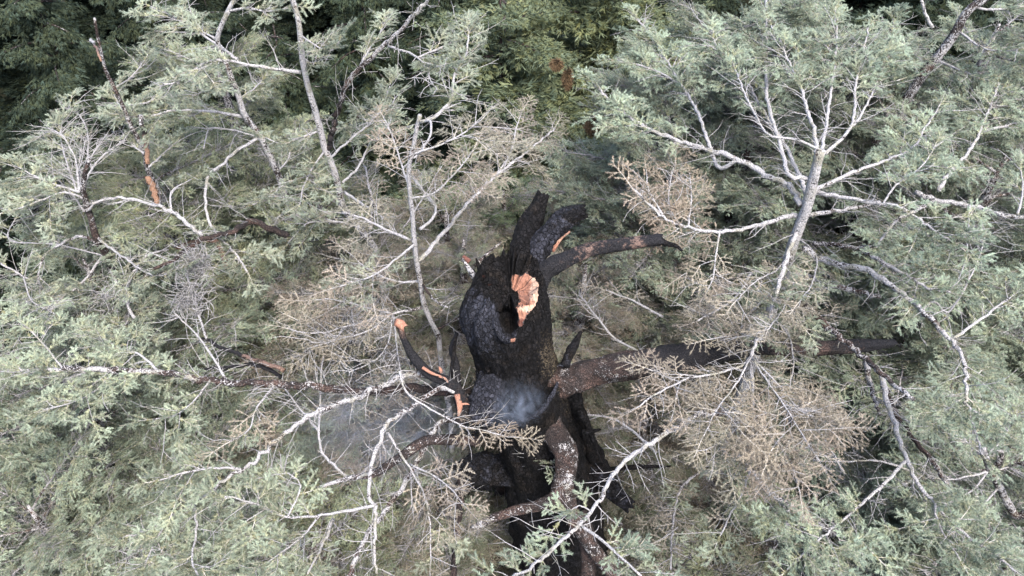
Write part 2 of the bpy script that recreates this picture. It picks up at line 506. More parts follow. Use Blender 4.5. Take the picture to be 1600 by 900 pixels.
def grow(P, r0, r1, rng, kind='g', fs=0.35, Lmax=None, d0=(.8, 0, 0), d1=(.85, 0, 0), dens=1.0, twigs=1.0, tipspray=True, droop=0.25, sides=8, mixb=0.5, rough=0.16, shape=None):
    """one limb along P: its wood and its foliage"""
    W, Fo = Acc(), Acc()
    L = float(np.linalg.norm(np.diff(P, axis=0), axis=1).sum())
    Q = smooth_line(P, 0.07 if r0 > 0.03 else 0.10)
    n = len(Q)
    Q[1:-1] += rng.normal(size=(n - 2, 3)) * min(0.012, r0 * 0.25)
    s = np.concatenate([[0], np.cumsum(np.linalg.norm(np.diff(Q, axis=0), axis=1))]); s /= s[-1]
    rad = r0 + (r1 - r0) * s ** 0.9
    if r0 > 0.012:
        ks = rng.random((n, sides)); ks = (ks + np.roll(ks, 1, 0) + np.roll(ks, 1, 1)) / 3
        rd = rad[:, None] * (1 - rough + 2 * rough * ks)
    else:
        rd = rad
    V, F, I = tube(Q, rd, sides if r0 > 0.012 else 5)
    d0, d1 = np.array(d0), np.array(d1)
    D = d0 + (d1 - d0) * s[I][:, None]
    W.add(V, F, D, 0)
    T = norm(np.gradient(Q, axis=0))
    def point(f):
        i = min(n - 2, int(np.searchsorted(s, f, side='right')) - 1); i = max(0, i)
        w = (f - s[i]) / max(1e-6, s[i + 1] - s[i])
        return Q[i] * (1 - w) + Q[i + 1] * w, T[i], r0 + (r1 - r0) * f
    if Lmax is None: Lmax = min(1.15, max(0.32, 0.36 * L))
    upv = np.array((0, 0, 1.0))
    # bare white twigs and broken stubs
    nt = int(L * 12 * twigs)
    for _ in range(nt):
        f = rng.random() ** 0.8
        p, t, r = point(f)
        sd = norm(np.cross(t, upv)) * rng.choice((-1, 1))
        d = norm(t * (0.2 + 0.7 * rng.random()) + sd * (0.3 + 0.7 * rng.random()) + upv * (rng.random() - 0.30) * 0.9)
        l = 0.08 + 0.66 * rng.random() ** 1.6
        pts = bend_line(p, d, l, 4, rng, 0.15, 0.16)
        rr = 0.0034 + 0.0046 * rng.random()
        V, F, I = tube(pts, np.linspace(rr, rr * 0.4, len(pts)), 4)
        W.add(V, F, np.array((0.9 if d1[1] < 0.5 else 0.6, 0, 0)), 0)
        if l > 0.25:
            for q in (1, 2, 3):
                if rng.random() < 0.7:
                    dq = norm(pts[q + 1] - pts[q]); sq = norm(np.cross(dq, upv)) * rng.choice((-1, 1))
                    p2 = bend_line(pts[q], dq + sq * 0.9, 0.06 + 0.14 * rng.random(), 2, rng, 0.1, 0.12)
                    V, F, I = tube(p2, np.linspace(rr * .6, rr * .3, 3), 3); W.add(V, F, np.array((0.9, 0, 0)), 0)
    if kind != 'n':
        x = fs * L; sgn = rng.choice((-1, 1))
        while x < L * 0.985:
            f = x / L
            p, t, r = point(f)
            q = (f - fs) / max(1e-3, 1 - fs)
            sh = (0.55 + 0.45 * math.sin(min(1.0, q * 2.2) * math.pi / 2)) * min(1.0, 0.25 + 1.35 * (1 - q)) if shape is None else shape(q)
            l = Lmax * sh * (0.65 + 0.5 * rng.random())
            an = R(42 + 26 * rng.random())
            sd = norm(np.cross(upv, t)) * sgn
            d = norm(t * math.cos(an) + sd * math.sin(an) + upv * (rng.normal() * 0.16 + 0.05))
            if l < 0.42:
                put_spray(Fo, kind, p, d, max(l, 0.25), rng, mixb)
            else:
                m = max(3, int(l / 0.12))
                pts = bend_line(p, d, l * 0.86, m, rng, droop, 0.07)
                rr = 0.0046 + 0.0052 * l
                V, F, I = tube(pts, np.linspace(rr, 0.0022, len(pts)), 4)
                W.add(V, F, np.array((0.92, 0, 0)), 0)
                put_spray(Fo, kind, pts[-1], pts[-1] - pts[-2], 0.30 + 0.16 * rng.random(), rng, mixb)
                s2 = rng.choice((-1, 1))
                y = 0.22 + 0.1 * rng.random()
                while y < 0.97:
                    k = min(m - 1, int(y * m)); w = y * m - k
                    pp = pts[k] * (1 - w) + pts[k + 1] * w
                    dt = norm(pts[k + 1] - pts[k])
                    a2 = R(40 + 24 * rng.random())
                    d2 = norm(dt * math.cos(a2) + norm(np.cross(upv, dt)) * s2 * math.sin(a2) + upv * rng.normal() * 0.16)
                    ll = min(0.6, 0.2 + 0.5 * l * (1 - y)) * (0.75 + 0.4 * rng.random())
                    put_spray(Fo, kind, pp, d2, ll, rng, mixb)
                    s2 = -s2
                    y += (0.095 + 0.05 * rng.random()) / l
            x += (0.088 + 0.05 * rng.random()) / dens
            sgn = -sgn
        if kind == 'g':
            for _ in range(int(L * (1 - fs) * 2.6)):
                f = fs + (1 - fs) * rng.random()
                p, t, r = point(f)
                sd = norm(np.cross(upv, t)) * rng.normal() * 0.5
                put_spray(Fo, kind, p, norm(t * 0.7 + sd + upv * 0.45), 0.26 + 0.14 * rng.random(), rng, mixb)
        if tipspray:
            put_spray(Fo, kind, Q[-1], T[-1], 0.42, rng, mixb)
    return W, Fo

# ------------------------------------------------------------------ things
def link(o, parent=None):
    COL.objects.link(o)
    if parent: o.parent = parent
    return o

def thing(name, label, cat, loc, group=None):
    o = bpy.data.objects.new(name, None)
    o.location = loc
    o.empty_display_size = 0.3
    o['label'] = label; o['category'] = cat
    if group: o['group'] = group
    return link(o)

def part(name, me, parent, label=None, color=None):
    o = bpy.data.objects.new(name, me)
    if label: o['label'] = label
    if color: o.color = (*color, 1)
    return link(o, parent)

BARKS = {'w': (.77, 0, 0), 'm': (.56, 0, 0), 'd': (.22, 0, 0), 'r': (.30, 0, 0), 'c': (.05, 1.0, 0), 's': (.3, .45, 0), 'o': (.3, 0, .62), 'O': (.1, .0, 1.0)}

class Tree:
    def __init__(s, name, label, cat, stem, ref_d, r_top, r_low, bark='dm', group=None, r_base=None, color=(1, 1, 1), seed=0):
        s.rng = np.random.default_rng(seed + 100)
        s.color = color
        s.lines = []                                   # (px, py, d) samples of the wood already grown
        px, py = stem[0]
        s.Y = float(at(*stem[len(stem) // 2], ref_d)[1])
        pts = np.array([on_plane(x, y, s.Y) for x, y in stem])
        low = pts[-1]
        gz = ground_z(low[0], low[1])
        base = np.array((low[0] + 0.1, low[1], gz - 0.3))
        s.base = base
        s.root = thing(name, label, cat, base, group)
        mid = [low + (base - low) * t for t in (0.25, 0.5, 0.75)]
        P = np.vstack([pts] + mid + [base])
        Q = smooth_line(P, 0.12)
        n = len(Q)
        top, lowi = pts[0][2], low[2]
        z = Q[:, 2]
        rb = r_base or r_low * 2.2
        rad = np.interp(z, [base[2], lowi, top], [rb, r_low, r_top])
        rng = s.rng
        k = 12
        ks = rng.random((n, k)); ks = (ks + np.roll(ks, 1, 0) + np.roll(ks, -1, 0) + np.roll(ks, 1, 1)) / 4
        wob = np.cumsum(rng.normal(size=(n, 3)), axis=0) * 0.004
        wob -= np.linspace(0, 1, n)[:, None] * wob[-1]
        V, F, I = tube(Q + wob * np.array((1, 1, 0)), rad[:, None] * (0.80 + 0.4 * ks), k)
        a, b = np.array(BARKS[bark[0]]), np.array(BARKS[bark[1]])
        t = np.interp(z, [lowi - 1, top], [0, 1])[I]
        W = Acc(); W.add(V, F, a + (b - a) * t[:, None], 0)
        s.trunk_acc = W; s.axis = Q; s.rad = rad
        s.trunk = part('trunk', W.mesh('trunk', [BARK], True, base), s.root)
    def axis_at(s, z):
        o = np.argsort(s.axis[:, 2])
        return np.array([np.interp(z, s.axis[o, 2], s.axis[o, i]) for i in (0, 1, 2)])
    def root_depth(s, px, py):
        best = None
        for q in s.lines:
            dd = (q[0] - px) ** 2 + (q[1] - py) ** 2
            if best is None or dd < best[0]: best = (dd, q[2])
        if best and best[0] < 100: return best[1], True
        return float(project(on_plane(px, py, s.Y))[2]), False
    def limb(s, pix, w0, w1, bark='ww', kind='g', fs=0.35, elev=8.0, ratio=None, Lmax=None, name='branch', label=None, color=None, depth=None, dmul=None, **kw):
        pix = [tuple(map(float, a.split(','))) for a in pix.split()]
        d0, hooked = s.root_depth(*pix[0])
        if depth: d0, hooked = depth, True
        r = at(*pix[0], d0)
        if dmul is not None:
            pass
        elif ratio is None:
            best = None
            for k in np.linspace(0.80, 1.28, 97):
                p = at(*pix[-1], d0 * k)
                h = math.hypot(p[0] - r[0], p[1] - r[1])
                e = math.degrees(math.atan2(p[2] - r[2], h))
                c = abs(e - elev) + 25 * abs(k - 1)
                if best is None or c < best[0]: best = (c, k)
            ratio = best[1]
        cum = [0]
        for a, b in zip(pix, pix[1:]): cum.append(cum[-1] + math.hypot(a[0] - b[0], a[1] - b[1]))
        if dmul is None: dmul = [1 + (ratio - 1) * c / cum[-1] for c in cum]
        pts = [at(x, y, d0 * m) for (x, y), m in zip(pix, dmul)]
        r0 = 0.43 * w0 / FPX * d0; r1 = 0.43 * w1 / FPX * d0 * dmul[-1]
        add = 0
        if not hooked:
            ax = s.axis_at(pts[0][2])
            dist = np.linalg.norm(pts[0] - ax)
            if dist > 0.25:
                a2 = s.axis_at(pts[0][2] - 0.25 * dist)
                mid = (a2 + pts[0]) / 2 + np.array((0, 0, 0.06 * dist))
                pts = [a2, mid] + pts
                add = np.linalg.norm(mid - a2) + np.linalg.norm(pts[2] - mid)
        P = np.array(pts)
        L = np.linalg.norm(np.diff(P, axis=0), axis=1).sum()
        if add: fs = (add + fs * (L - add)) / L
        S = smooth_line(P, 0.06)
        X, Yp, Dp = project(S)
        s.lines += list(zip(X, Yp, Dp))
        W, Fo = grow(P, r0, r1, s.rng, kind, fs, Lmax, BARKS[bark[0]], BARKS[bark[1]], **kw)
        b = part(name, W.mesh(name, [BARK], True, s.base), s.root, label)
        if Fo.n:
            part('foliage', Fo.mesh('foliage', [NEEDLE, TWIG], False, s.base), b, color=color or ((s.rng.uniform(.90, 1.04), .98, s.rng.uniform(.92, 1.04)) if kind == 'b' else s.color))
        return b

# generic boughs shared by the fuller crowns
def bough(rng, kind, L=2.6):
    P = [np.zeros(3)]
    d = np.array((1.0, 0, 0.12))
    for i in range(7):
        d = norm(d + np.array((0, rng.normal() * 0.09, rng.normal() * 0.05 - 0.035)))
        P.append(P[-1] + d * L / 7)
    W, Fo = grow(np.array(P), 0.030, 0.007, rng, kind, 0.22, 0.95, (.55, 0, 0), (.8, 0, 0), dens=0.95, twigs=3.2, droop=0.35)
    return W.mesh('branch', [BARK]), Fo.mesh('foliage', [NEEDLE, TWIG], False)

_r = np.random.default_rng(5)
BOUGH = {'g': [bough(_r, 'g') for _ in range(6)], 'b': [bough(_r, 'b') for _ in range(4)], 'x': [bough(_r, 'x') for _ in range(4)]}

def add_boughs(root, base, axis, z0, z1, n, Rm, kind, rng, color, az0=0.0, top=0.5, upe=22, dne=-14, skip=None):
    for i in range(n):
        t = (i + 0.5) / n
        z = z0 + (z1 - z0) * t
        az = az0 + i * 2.39996 + rng.normal() * 0.25
        if skip and skip(az % (2 * math.pi), t): continue
        ln = Rm * (top + (1 - top) * min(1, t * 2.6)) * (0.72 + 0.5 * rng.random())
        el = R(upe + (dne - upe) * t + rng.normal() * 6)
        sc = ln / 2.6
        M = Matrix.Translation(Vector(axis(z) - base)) @ Matrix.Rotation(az, 4, 'Z') @ Matrix.Rotation(-el, 4, 'Y') @ Matrix.Rotation(rng.normal() * 0.2, 4, 'X') @ Matrix.Scale(sc, 4)
        wm, fm = BOUGH[kind][rng.integers(len(BOUGH[kind]))]
        b = part('branch', wm, root); b.matrix_local = M
        v = 0.88 + 0.24 * rng.random()
        part('foliage', fm, b, color=(color[0] * v, color[1] * v, color[2] * v))

def filler(px, py, d, Rm, n, span, kind, label, seed, color=(1, 1, 1), top=0.5, name='conifer_tree', cat='tree', group=None, r=0.2, bark='dm', lean=0.0):
    tp = at(px, py, d)
    rng = np.random.default_rng(seed)
    base = np.array((tp[0] - lean, tp[1], ground_z(tp[0], tp[1]) - 0.3))
    root = thing(name, label, cat, base, group)
    zz = np.linspace(0, 1, 60)[:, None]
    Q = base + (tp - base) * zz
    Q[:, 0] += 0.15 * np.sin(zz[:, 0] * 9 + seed); Q[:, 1] += 0.12 * np.sin(zz[:, 0] * 7 + seed * 2)
    hgt = tp[2] - base[2]
    rad = np.interp(hgt * (1 - zz[:, 0]), [0, 0.8, span, hgt], [0.02, 0.07, r, r * 2.4])
    V, F, I = tube(Q, rad, 10)
    W = Acc(); a, b = np.array(BARKS[bark[0]]), np.array(BARKS[bark[1]])
    W.add(V, F, a + (b - a) * (zz[I] ** 3), 0)
    part('trunk', W.mesh('trunk', [BARK], True, base), root)
    ax = lambda z: np.array([np.interp(z, Q[:, 2], Q[:, i]) for i in (0, 1, 2)])
    add_boughs(root, base, ax, tp[2] - 0.1, tp[2] - span, n, Rm, kind, rng, color, seed * 1.3, top)
    return root

#@@STRUCTURE
# ------------------------------------------------------------------ the forest floor
def ground():
    n = 90
    xs = np.linspace(-260, 260, n); ys = np.linspace(-160, 420, n)
    ac = Acc()
    V = np.array([(x, y, ground_z(x, y)) for y in ys for x in xs])
    i = np.arange(n - 1); I, J = np.meshgrid(i, i)
    a = (J * n + I).ravel()
    F = np.concatenate([np.stack([a, a + 1, a + n + 1], -1), np.stack([a, a + n + 1, a + n], -1)])
    ac.add(V, F, np.zeros(3), 0)
    o = bpy.data.objects.new('ground', ac.mesh('ground', [GROUND]))
    o['kind'] = 'structure'
    link(o)
ground()

#@@TREES
# ------------------------------------------------------------------ far dark conifers
def coarse_spray(rng, L, drooping):
    ac = Acc()
    n = 46
    x = rng.random(n) * L
    half = 0.05 + (L - x) * 0.48
    y = (rng.random(n) * 2 - 1) * half
    z = -drooping * (x / L) ** 1.5 * 0.25 * L - abs(y) * drooping * 0.5 + rng.normal(size=n) * 0.03
    pos = np.stack([x, y, z], -1)
    d = norm(np.stack([np.full(n, 0.8), np.sign(y) * 0.55 + rng.normal(size=n) * 0.3, -drooping * 0.55 + rng.normal(size=n) * 0.2], -1))
    # each fan is three slim blades
    A = []
    for k in (-1, 0, 1):
        dk = norm(d + k * 0.45 * norm(np.cross(d, np.array((0, 0, 1.0)))) + rng.normal(size=(n, 3)) * 0.12)
        wd = norm(np.cross(dk, np.array((0, 0, 1.0)) + rng.normal(size=(n, 3)) * 0.5))
        ln = (0.075 + 0.06 * rng.random(n))[:, None]; w = 0.024
        A.append(np.stack([pos - wd * w / 2, pos + wd * w / 2, pos + dk * ln * 0.75 + wd * w * 0.3, pos + dk * ln], 1))
    V = np.concatenate(A).reshape(-1, 3)
    q = np.arange(len(V) // 4)[:, None] * 4
    F = np.concatenate([q + np.array((0, 1, 2)), q + np.array((0, 2, 3))])
    D = np.zeros((len(V), 3)); D[:, 0] = np.repeat(np.tile(rng.random(n), 3), 4); D[:, 1] = np.repeat(np.tile(rng.random(n), 3), 4)
    ac.add(V, F, D, 0)
    return ac.arrays()

_r = np.random.default_rng(21)
COARSE = {dr: [coarse_spray(_r, 0.55, dr) for _ in range(8)] for dr in (0.15, 0.8)}

def far_crown(rng, H, Rm, n, drooping, top=0.16):
    W, Fo = Acc(), Acc()
    zz = np.linspace(0, 1, 30)
    V, F, I = tube(np.stack([0.1 * np.sin(zz * 8), 0.1 * np.cos(zz * 6), zz * H], -1), np.interp(zz, [0, .6, 1], [0.55, 0.28, 0.02]), 9)
    W.add(V, F, np.array((.35, 0, 0)), 0)
    for i in range(n):
        t = (i + 0.5) / n
        z = H - 0.2 - t * H * 0.62
        az = i * 2.39996 + rng.normal() * 0.2
        ln = Rm * (top + (1 - top) * min(1, t * 2.0) ** 0.8) * (0.7 + 0.5 * rng.random())
        d = np.array((math.cos(az), math.sin(az), 0.25 - 0.5 * t))
        m = max(3, int(ln / 0.3))
        pts = bend_line((0, 0, z), d, ln, m, rng, 0.45 if drooping > 0.5 else 0.2, 0.06)
        V, F, I = tube(pts, np.linspace(0.035, 0.008, len(pts)), 4)
        W.add(V, F, np.array((.4, 0, 0)), 0)
        for k in range(1, m + 1):
            f = k / m
            dt = norm(pts[k] - pts[k - 1])
            for sg in (-1, 1):
                for rep in range(2):
                    a2 = R(30 + 45 * rng.random())
                    d2 = dt * math.cos(a2) + norm(np.cross(np.array((0, 0, 1.0)), dt)) * sg * math.sin(a2) + np.array((0, 0, rng.normal() * 0.15 - 0.25 * drooping))
                    Vs, Fs, Ms, Ds = COARSE[drooping][rng.integers(8)]
                    sc = (0.65 + 0.9 * (1 - f) + 0.3 * rng.random()) * min(1.3, 0.5 + ln / 3)
                    A = frame_from(d2, rng.normal() * 0.35, rng)
                    D = Ds.copy(); D[:, 1] = np.clip(D[:, 1] * 0.5 + rng.random() * 0.5, 0, 1)
                    Fo.add(Vs * sc @ A + (pts[k] * rng.random() + pts[k - 1] * 0 if False else pts[k - 1] + (pts[k] - pts[k - 1]) * rng.random()), Fs, D, 0)
        Vs, Fs, Ms, Ds = COARSE[drooping][rng.integers(8)]
        Fo.add(Vs @ frame_from(pts[-1] - pts[-2], 0, rng) + pts[-1], Fs, Ds, 0)
    return W.mesh('trunk', [BARK]), Fo.mesh('crown', [NEEDLE], False), H

FAR = {'hem': [far_crown(_r, 30, 4.2, 100, 0.8) for _ in range(3)], 'fir': [far_crown(_r, 30, 4.4, 110, 0.15, 0.3) for _ in range(3)]}

def far_tree(px, py, d, kind, var, label, color, rot=0.0, sxy=1.0, name='background_conifer', group='dark conifers standing behind the burnt tree'):
    tp = at(px, py, d)
    gz = ground_z(tp[0], tp[1])
    wm, fm, H = FAR[kind][var % 3]
    o = thing(name, label, 'tree', (tp[0], tp[1], gz - 0.2), group)
    o.rotation_euler = (0, 0, rot)
    k = (tp[2] - gz + 0.2) / H
    o.scale = (sxy, sxy, k)
    part('trunk', wm, o)
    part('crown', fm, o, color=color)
    return o

DK = (0.12, 0.155, 0.165)  # needle tint blackened to paint in the deep forest shade
DK2 = (0.21, 0.265, 0.265)  # weaker step of the same painted shade
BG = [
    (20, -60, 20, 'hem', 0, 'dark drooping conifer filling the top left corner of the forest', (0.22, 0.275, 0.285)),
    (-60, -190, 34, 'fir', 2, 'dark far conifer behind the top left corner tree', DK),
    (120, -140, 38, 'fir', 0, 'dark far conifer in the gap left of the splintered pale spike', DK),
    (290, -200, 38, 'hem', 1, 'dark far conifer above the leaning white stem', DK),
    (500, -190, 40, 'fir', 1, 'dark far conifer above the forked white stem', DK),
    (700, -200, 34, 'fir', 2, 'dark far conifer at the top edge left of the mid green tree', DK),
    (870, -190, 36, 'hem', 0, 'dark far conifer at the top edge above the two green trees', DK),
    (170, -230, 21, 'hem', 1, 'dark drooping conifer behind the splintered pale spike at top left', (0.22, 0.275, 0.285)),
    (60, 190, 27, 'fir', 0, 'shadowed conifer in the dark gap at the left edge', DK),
    (0, 230, 34, 'fir', 1, 'shade-blackened conifer deep in the gap at the left edge', DK),
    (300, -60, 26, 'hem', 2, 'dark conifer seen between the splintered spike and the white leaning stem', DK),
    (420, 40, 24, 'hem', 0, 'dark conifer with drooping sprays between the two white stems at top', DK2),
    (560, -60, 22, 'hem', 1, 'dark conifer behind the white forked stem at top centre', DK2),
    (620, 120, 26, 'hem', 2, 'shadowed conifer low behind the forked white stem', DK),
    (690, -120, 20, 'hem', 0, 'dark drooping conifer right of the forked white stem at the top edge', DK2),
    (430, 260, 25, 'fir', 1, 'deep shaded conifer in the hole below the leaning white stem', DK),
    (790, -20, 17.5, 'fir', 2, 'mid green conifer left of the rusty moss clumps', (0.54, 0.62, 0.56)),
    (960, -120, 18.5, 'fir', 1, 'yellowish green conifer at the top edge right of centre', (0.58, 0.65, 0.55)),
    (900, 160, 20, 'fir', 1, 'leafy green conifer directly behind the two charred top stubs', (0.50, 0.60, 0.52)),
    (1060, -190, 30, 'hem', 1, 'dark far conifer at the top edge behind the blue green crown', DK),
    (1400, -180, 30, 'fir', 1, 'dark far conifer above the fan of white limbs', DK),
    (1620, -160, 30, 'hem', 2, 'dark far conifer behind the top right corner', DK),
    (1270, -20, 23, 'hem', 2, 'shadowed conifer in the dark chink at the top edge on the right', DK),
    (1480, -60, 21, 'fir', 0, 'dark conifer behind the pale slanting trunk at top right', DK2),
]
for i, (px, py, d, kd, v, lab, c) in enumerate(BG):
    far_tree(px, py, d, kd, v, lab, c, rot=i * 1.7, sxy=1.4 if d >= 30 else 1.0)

# ------------------------------------------------------------------ fuller crowns round the burnt tree
BL = (1.0, 1.05, 1.02)
OL = (0.95, 0.95, 0.80)
FILL = [
    # px, py, depth, radius, boughs, span, kind, label, colour
    (120, 400, 13.0, 2.2, 34, 6, 'g', 'grey green conifer low at the left beside the dark gap', BL),
    (215, 250, 13.5, 2.2, 30, 5, 'g', 'conifer crown around the orange splintered stem', OL),
    (330, 90, 14.5, 2.0, 26, 5, 'g', 'green crown behind the leaning white stem at top left', OL),
    (330, 440, 14.0, 2.5, 34, 6, 'g', 'conifer crown around the pale tangle of dead twigs', BL),
    (110, 560, 12.6, 2.6, 36, 6, 'g', 'blue green conifer under the long white limb at the left edge', BL),
    (40, 800, 11.8, 2.4, 34, 5, 'g', 'conifer with hanging white strands in the bottom left corner', BL),
    (290, 690, 13.4, 2.6, 36, 6, 'g', 'dense blue green conifer between the two long white lower left limbs', BL),
    (250, 880, 12.4, 2.4, 30, 5, 'g', 'conifer at the bottom edge below the white lower left limb', BL),
    (480, 850, 13.2, 2.3, 30, 5, 'g', 'green conifer at the bottom edge left of the reddish limb', OL),
    (500, 290, 14.2, 2.0, 26, 5, 'g', 'green crown around the foot of the forked white stem', OL),
    (560, 440, 14.0, 2.1, 30, 5, 'x', 'grey brown scorched conifer left of the burnt trunk', (0.95, 0.95, 0.95)),
    (500, 610, 15.0, 2.1, 28, 5, 'x', 'smoky brown and green conifer below the long lichen limb', (0.85, 0.88, 0.85)),
    (690, 330, 15.0, 2.0, 28, 5, 'x', 'half browned conifer just left of the charred top', (0.9, 0.92, 0.85)),
    (655, 750, 13.8, 1.8, 28, 5, 'x', 'scorched olive conifer below the burnt trunk on its left side', (0.75, 0.78, 0.7)),
    (780, 300, 16.0, 1.6, 22, 4, 'g', 'small green crown behind the charred top stub', (0.72, 0.85, 0.62)),
    (960, 320, 14.6, 2.0, 30, 5, 'x', 'olive brown conifer behind the long charred side limb', (0.95, 0.95, 0.85)),
    (960, 480, 14.5, 1.9, 28, 5, 'x', 'grey brown conifer touching the right side of the burnt trunk', (0.95, 0.95, 0.9)),
    (925, 415, 13.3, 1.5, 26, 4, 'x', 'small grey brown conifer between the long side limb and the black spike', (0.95, 0.94, 0.9)),
    (720, 380, 13.6, 1.4, 22, 4, 'x', 'small olive crown behind the pale shattered splinter', (0.85, 0.88, 0.8)),
    (1090, 440, 13.8, 2.0, 30, 5, 'x', 'brown scorched conifer above the big charred right limb', (0.95, 0.93, 0.86)),
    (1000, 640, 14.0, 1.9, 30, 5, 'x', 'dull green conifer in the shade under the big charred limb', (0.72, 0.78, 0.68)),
    (1150, 660, 14.5, 2.1, 30, 5, 'b', 'brown scorched conifer under the hanging white branch', (0.95, 0.93, 0.88)),
    (1090, 860, 14.0, 2.2, 28, 5, 'x', 'brown and green conifer at the bottom edge right of the burnt trunk', (0.88, 0.9, 0.82)),
    (1330, 590, 14.2, 2.4, 32, 6, 'g', 'green conifer behind the crossing red brown limb', BL),
    (1270, 840, 13.2, 2.4, 30, 5, 'g', 'conifer at the bottom edge below the lichen covered fallen limb', OL),
    (1430, 800, 12.6, 2.4, 32, 5, 'g', 'conifer around the forked white limb at bottom right', BL),
    (1560, 690, 12.0, 2.6, 34, 6, 'g', 'blue green conifer at the right edge low down', BL),
    (1590, 880, 11.5, 2.2, 28, 5, 'g', 'conifer in the bottom right corner', BL),
    (1470, 420, 13.2, 2.6, 36, 6, 'g', 'blue green conifer behind the arching white right limb', BL),
    (1580, 240, 12.8, 2.6, 36, 6, 'g', 'blue green conifer at the right edge below the pale slanting trunk', BL),
    (1400, 170, 13.2, 2.5, 34, 6, 'g', 'blue green conifer left of the pale slanting trunk', BL),
    (1300, 40, 13.6, 2.3, 30, 5, 'g', 'blue green conifer at the top edge above the fan of white limbs', BL),
    (1160, 20, 13.8, 2.4, 32, 6, 'g', 'blue green conifer at the top edge right of the yellowish tree', BL),
    (1040, 110, 13.8, 2.2, 30, 6, 'g', 'blue green conifer beside the rusty moss clumps on their right', BL),
    (1150, 230, 13.8, 2.2, 30, 5, 'g', 'blue green conifer under the long white upper limb', BL),
    (1070, 215, 13.2, 1.9, 26, 4, 'g', 'blue green crown under the two long upper left limbs of the white fan', BL),
    (1200, 160, 13.0, 1.8, 26, 4, 'g', 'blue green crown in the middle of the fan of white limbs', BL),
    (1560, 40, 13.6, 2.4, 30, 5, 'g', 'blue green conifer in the top right corner', BL),
]
for i, (px, py, d, Rm, n, sp, kd, lab, c) in enumerate(FILL):
    filler(px, py, d - 0.5, Rm, int(n * 1.25), sp, kd, lab, 300 + i, c, top=0.6, group='conifers crowding round the burnt tree')

# ------------------------------------------------------------------ trees traced limb by limb
t2 = Tree('scorched_tree', 'thin pale trunk with brown scorched foliage rising just left of the burnt trunk', 'tree',
          [(657, 180), (652, 207), (647, 233), (640, 267), (642, 297), (647, 333), (652, 397), (659, 436), (666, 475), (681, 511), (688, 529), (693, 571), (706, 640), (712, 720), (712, 800), (713, 890)], 11.2, 0.026, 0.065, 'mw', r_base=0.35, seed=2)
a = t2.limb
a("655,190 677,183 700,163 707,147 710,117 728,83 733,40", 7, 3, 'ww', 'g', .25, Lmax=.42)
a("656,192 672,190 672,213 660,233 647,247", 5, 3, 'ww', 'n')
a("655,410 659,404 698,358 727,323 769,280 793,260 833,230 867,200", 9, 3, 'ww', 'b', .45, Lmax=.6)
a("770,280 793,250 800,233 807,200 815,175", 5, 2, 'ww', 'b', .3, Lmax=.5)
a("656,358 670,347 681,323 652,287 640,270", 6, 3, 'ww', 'n')
a("645,376 617,365 588,351 560,338 535,333", 6, 3, 'ww', 'b', .3, Lmax=.5)
a("641,300 625,250 612,210 600,185", 4, 2, 'ww', 'b', .2, Lmax=.45)
a("648,240 690,225 730,205 745,190", 4, 2, 'ww', 'b', .3, Lmax=.45)
a("643,310 680,300 720,260 745,225", 4, 2, 'ww', 'b', .3, Lmax=.5)
a("650,380 600,420 560,440 520,450", 5, 2, 'ww', 'x', .3, Lmax=.55, mixb=.7)
a("660,440 620,440 575,420 545,395", 5, 2, 'ww', 'x', .3, Lmax=.5, mixb=.6)
a("668,480 611,490 560,505 500,520 455,515", 6, 2, 'mw', 'b', .35, Lmax=.6)
a("611,490 570,480 520,468 480,470", 4, 2, 'ww', 'b', .3, Lmax=.5)
a("611,490 580,515 530,530 480,545", 4, 2, 'ww', 'n', twigs=2.2)
a("613,493 608,530 590,560 545,582", 3, 2, 'ww', 'n', twigs=2)
a("615,493 620,540 626,580 632,600", 3, 2, 'ww', 'n', twigs=1)
a("682,515 720,495 745,480", 5, 3, 'dd', 'n')
a("661,445 680,470 700,480", 5, 3, 'dw', 'n')

t3 = Tree('forked_conifer', 'tall white barked conifer with two leaders forking towards the top edge', 'tree',
          [(445, -40), (457, 0), (467, 33), (472, 90), (482, 133), (492, 167), (500, 200), (507, 233), (520, 263), (530, 300), (538, 326), (563, 358), (581, 380), (595, 430), (602, 465), (618, 530), (638, 620)], 12.2, 0.034, 0.085, 'mw', r_base=0.4, seed=3)
a = t3.limb
a("507,233 513,233 523,193 532,157 543,130 567,103 600,73 620,53 647,23 667,0 690,-25", 12, 6, 'sw', 'n', elev=65)
a("607,72 640,83 667,100 687,103", 5, 3, 'ww', 'g', .75, Lmax=.35)
a("653,90 680,78 703,67 722,48", 4, 2, 'ww', 'g', .25, Lmax=.33)
a("668,100 672,123 683,140", 4, 2, 'ww', 'n')
a("560,108 575,80 592,55 600,35", 4, 2, 'ww', 'g', .2, Lmax=.35)
a("470,113 400,103 357,95 323,97 280,125 250,135", 7, 3, 'ww', 'g', .5, Lmax=.5)
a("470,55 500,75 520,78 530,65", 4, 2, 'ww', 'g', .1, Lmax=.33)
a("474,90 490,100 497,80 505,70", 3, 2, 'ww', 'g', .1, Lmax=.3)
a("512,250 540,225 580,190 600,160 610,130", 5, 2, 'ww', 'g', .2, Lmax=.5)
a("535,285 560,260 590,200 620,150", 5, 2, 'ww', 'g', .3, Lmax=.5)
a("500,205 470,215 440,225 415,215", 4, 2, 'ww', 'g', .2, Lmax=.42)
a("507,235 490,260 475,290 468,320", 4, 2, 'ww', 'g', .2, Lmax=.42)
a("577,360 581,326 577,291 570,260", 7, 3, 'mw', 'b', .3, Lmax=.4)
a("538,300 577,326 600,340", 6, 4, 'ww', 'n')
a("585,400 620,370 660,310 690,260", 5, 2, 'ww', 'x', .4, Lmax=.5)
a("595,430 550,410 510,400 470,390", 5, 2, 'ww', 'x', .2, Lmax=.55)
a("560,355 520,345 480,350 450,380", 5, 2, 'ww', 'g', .2, Lmax=.5)

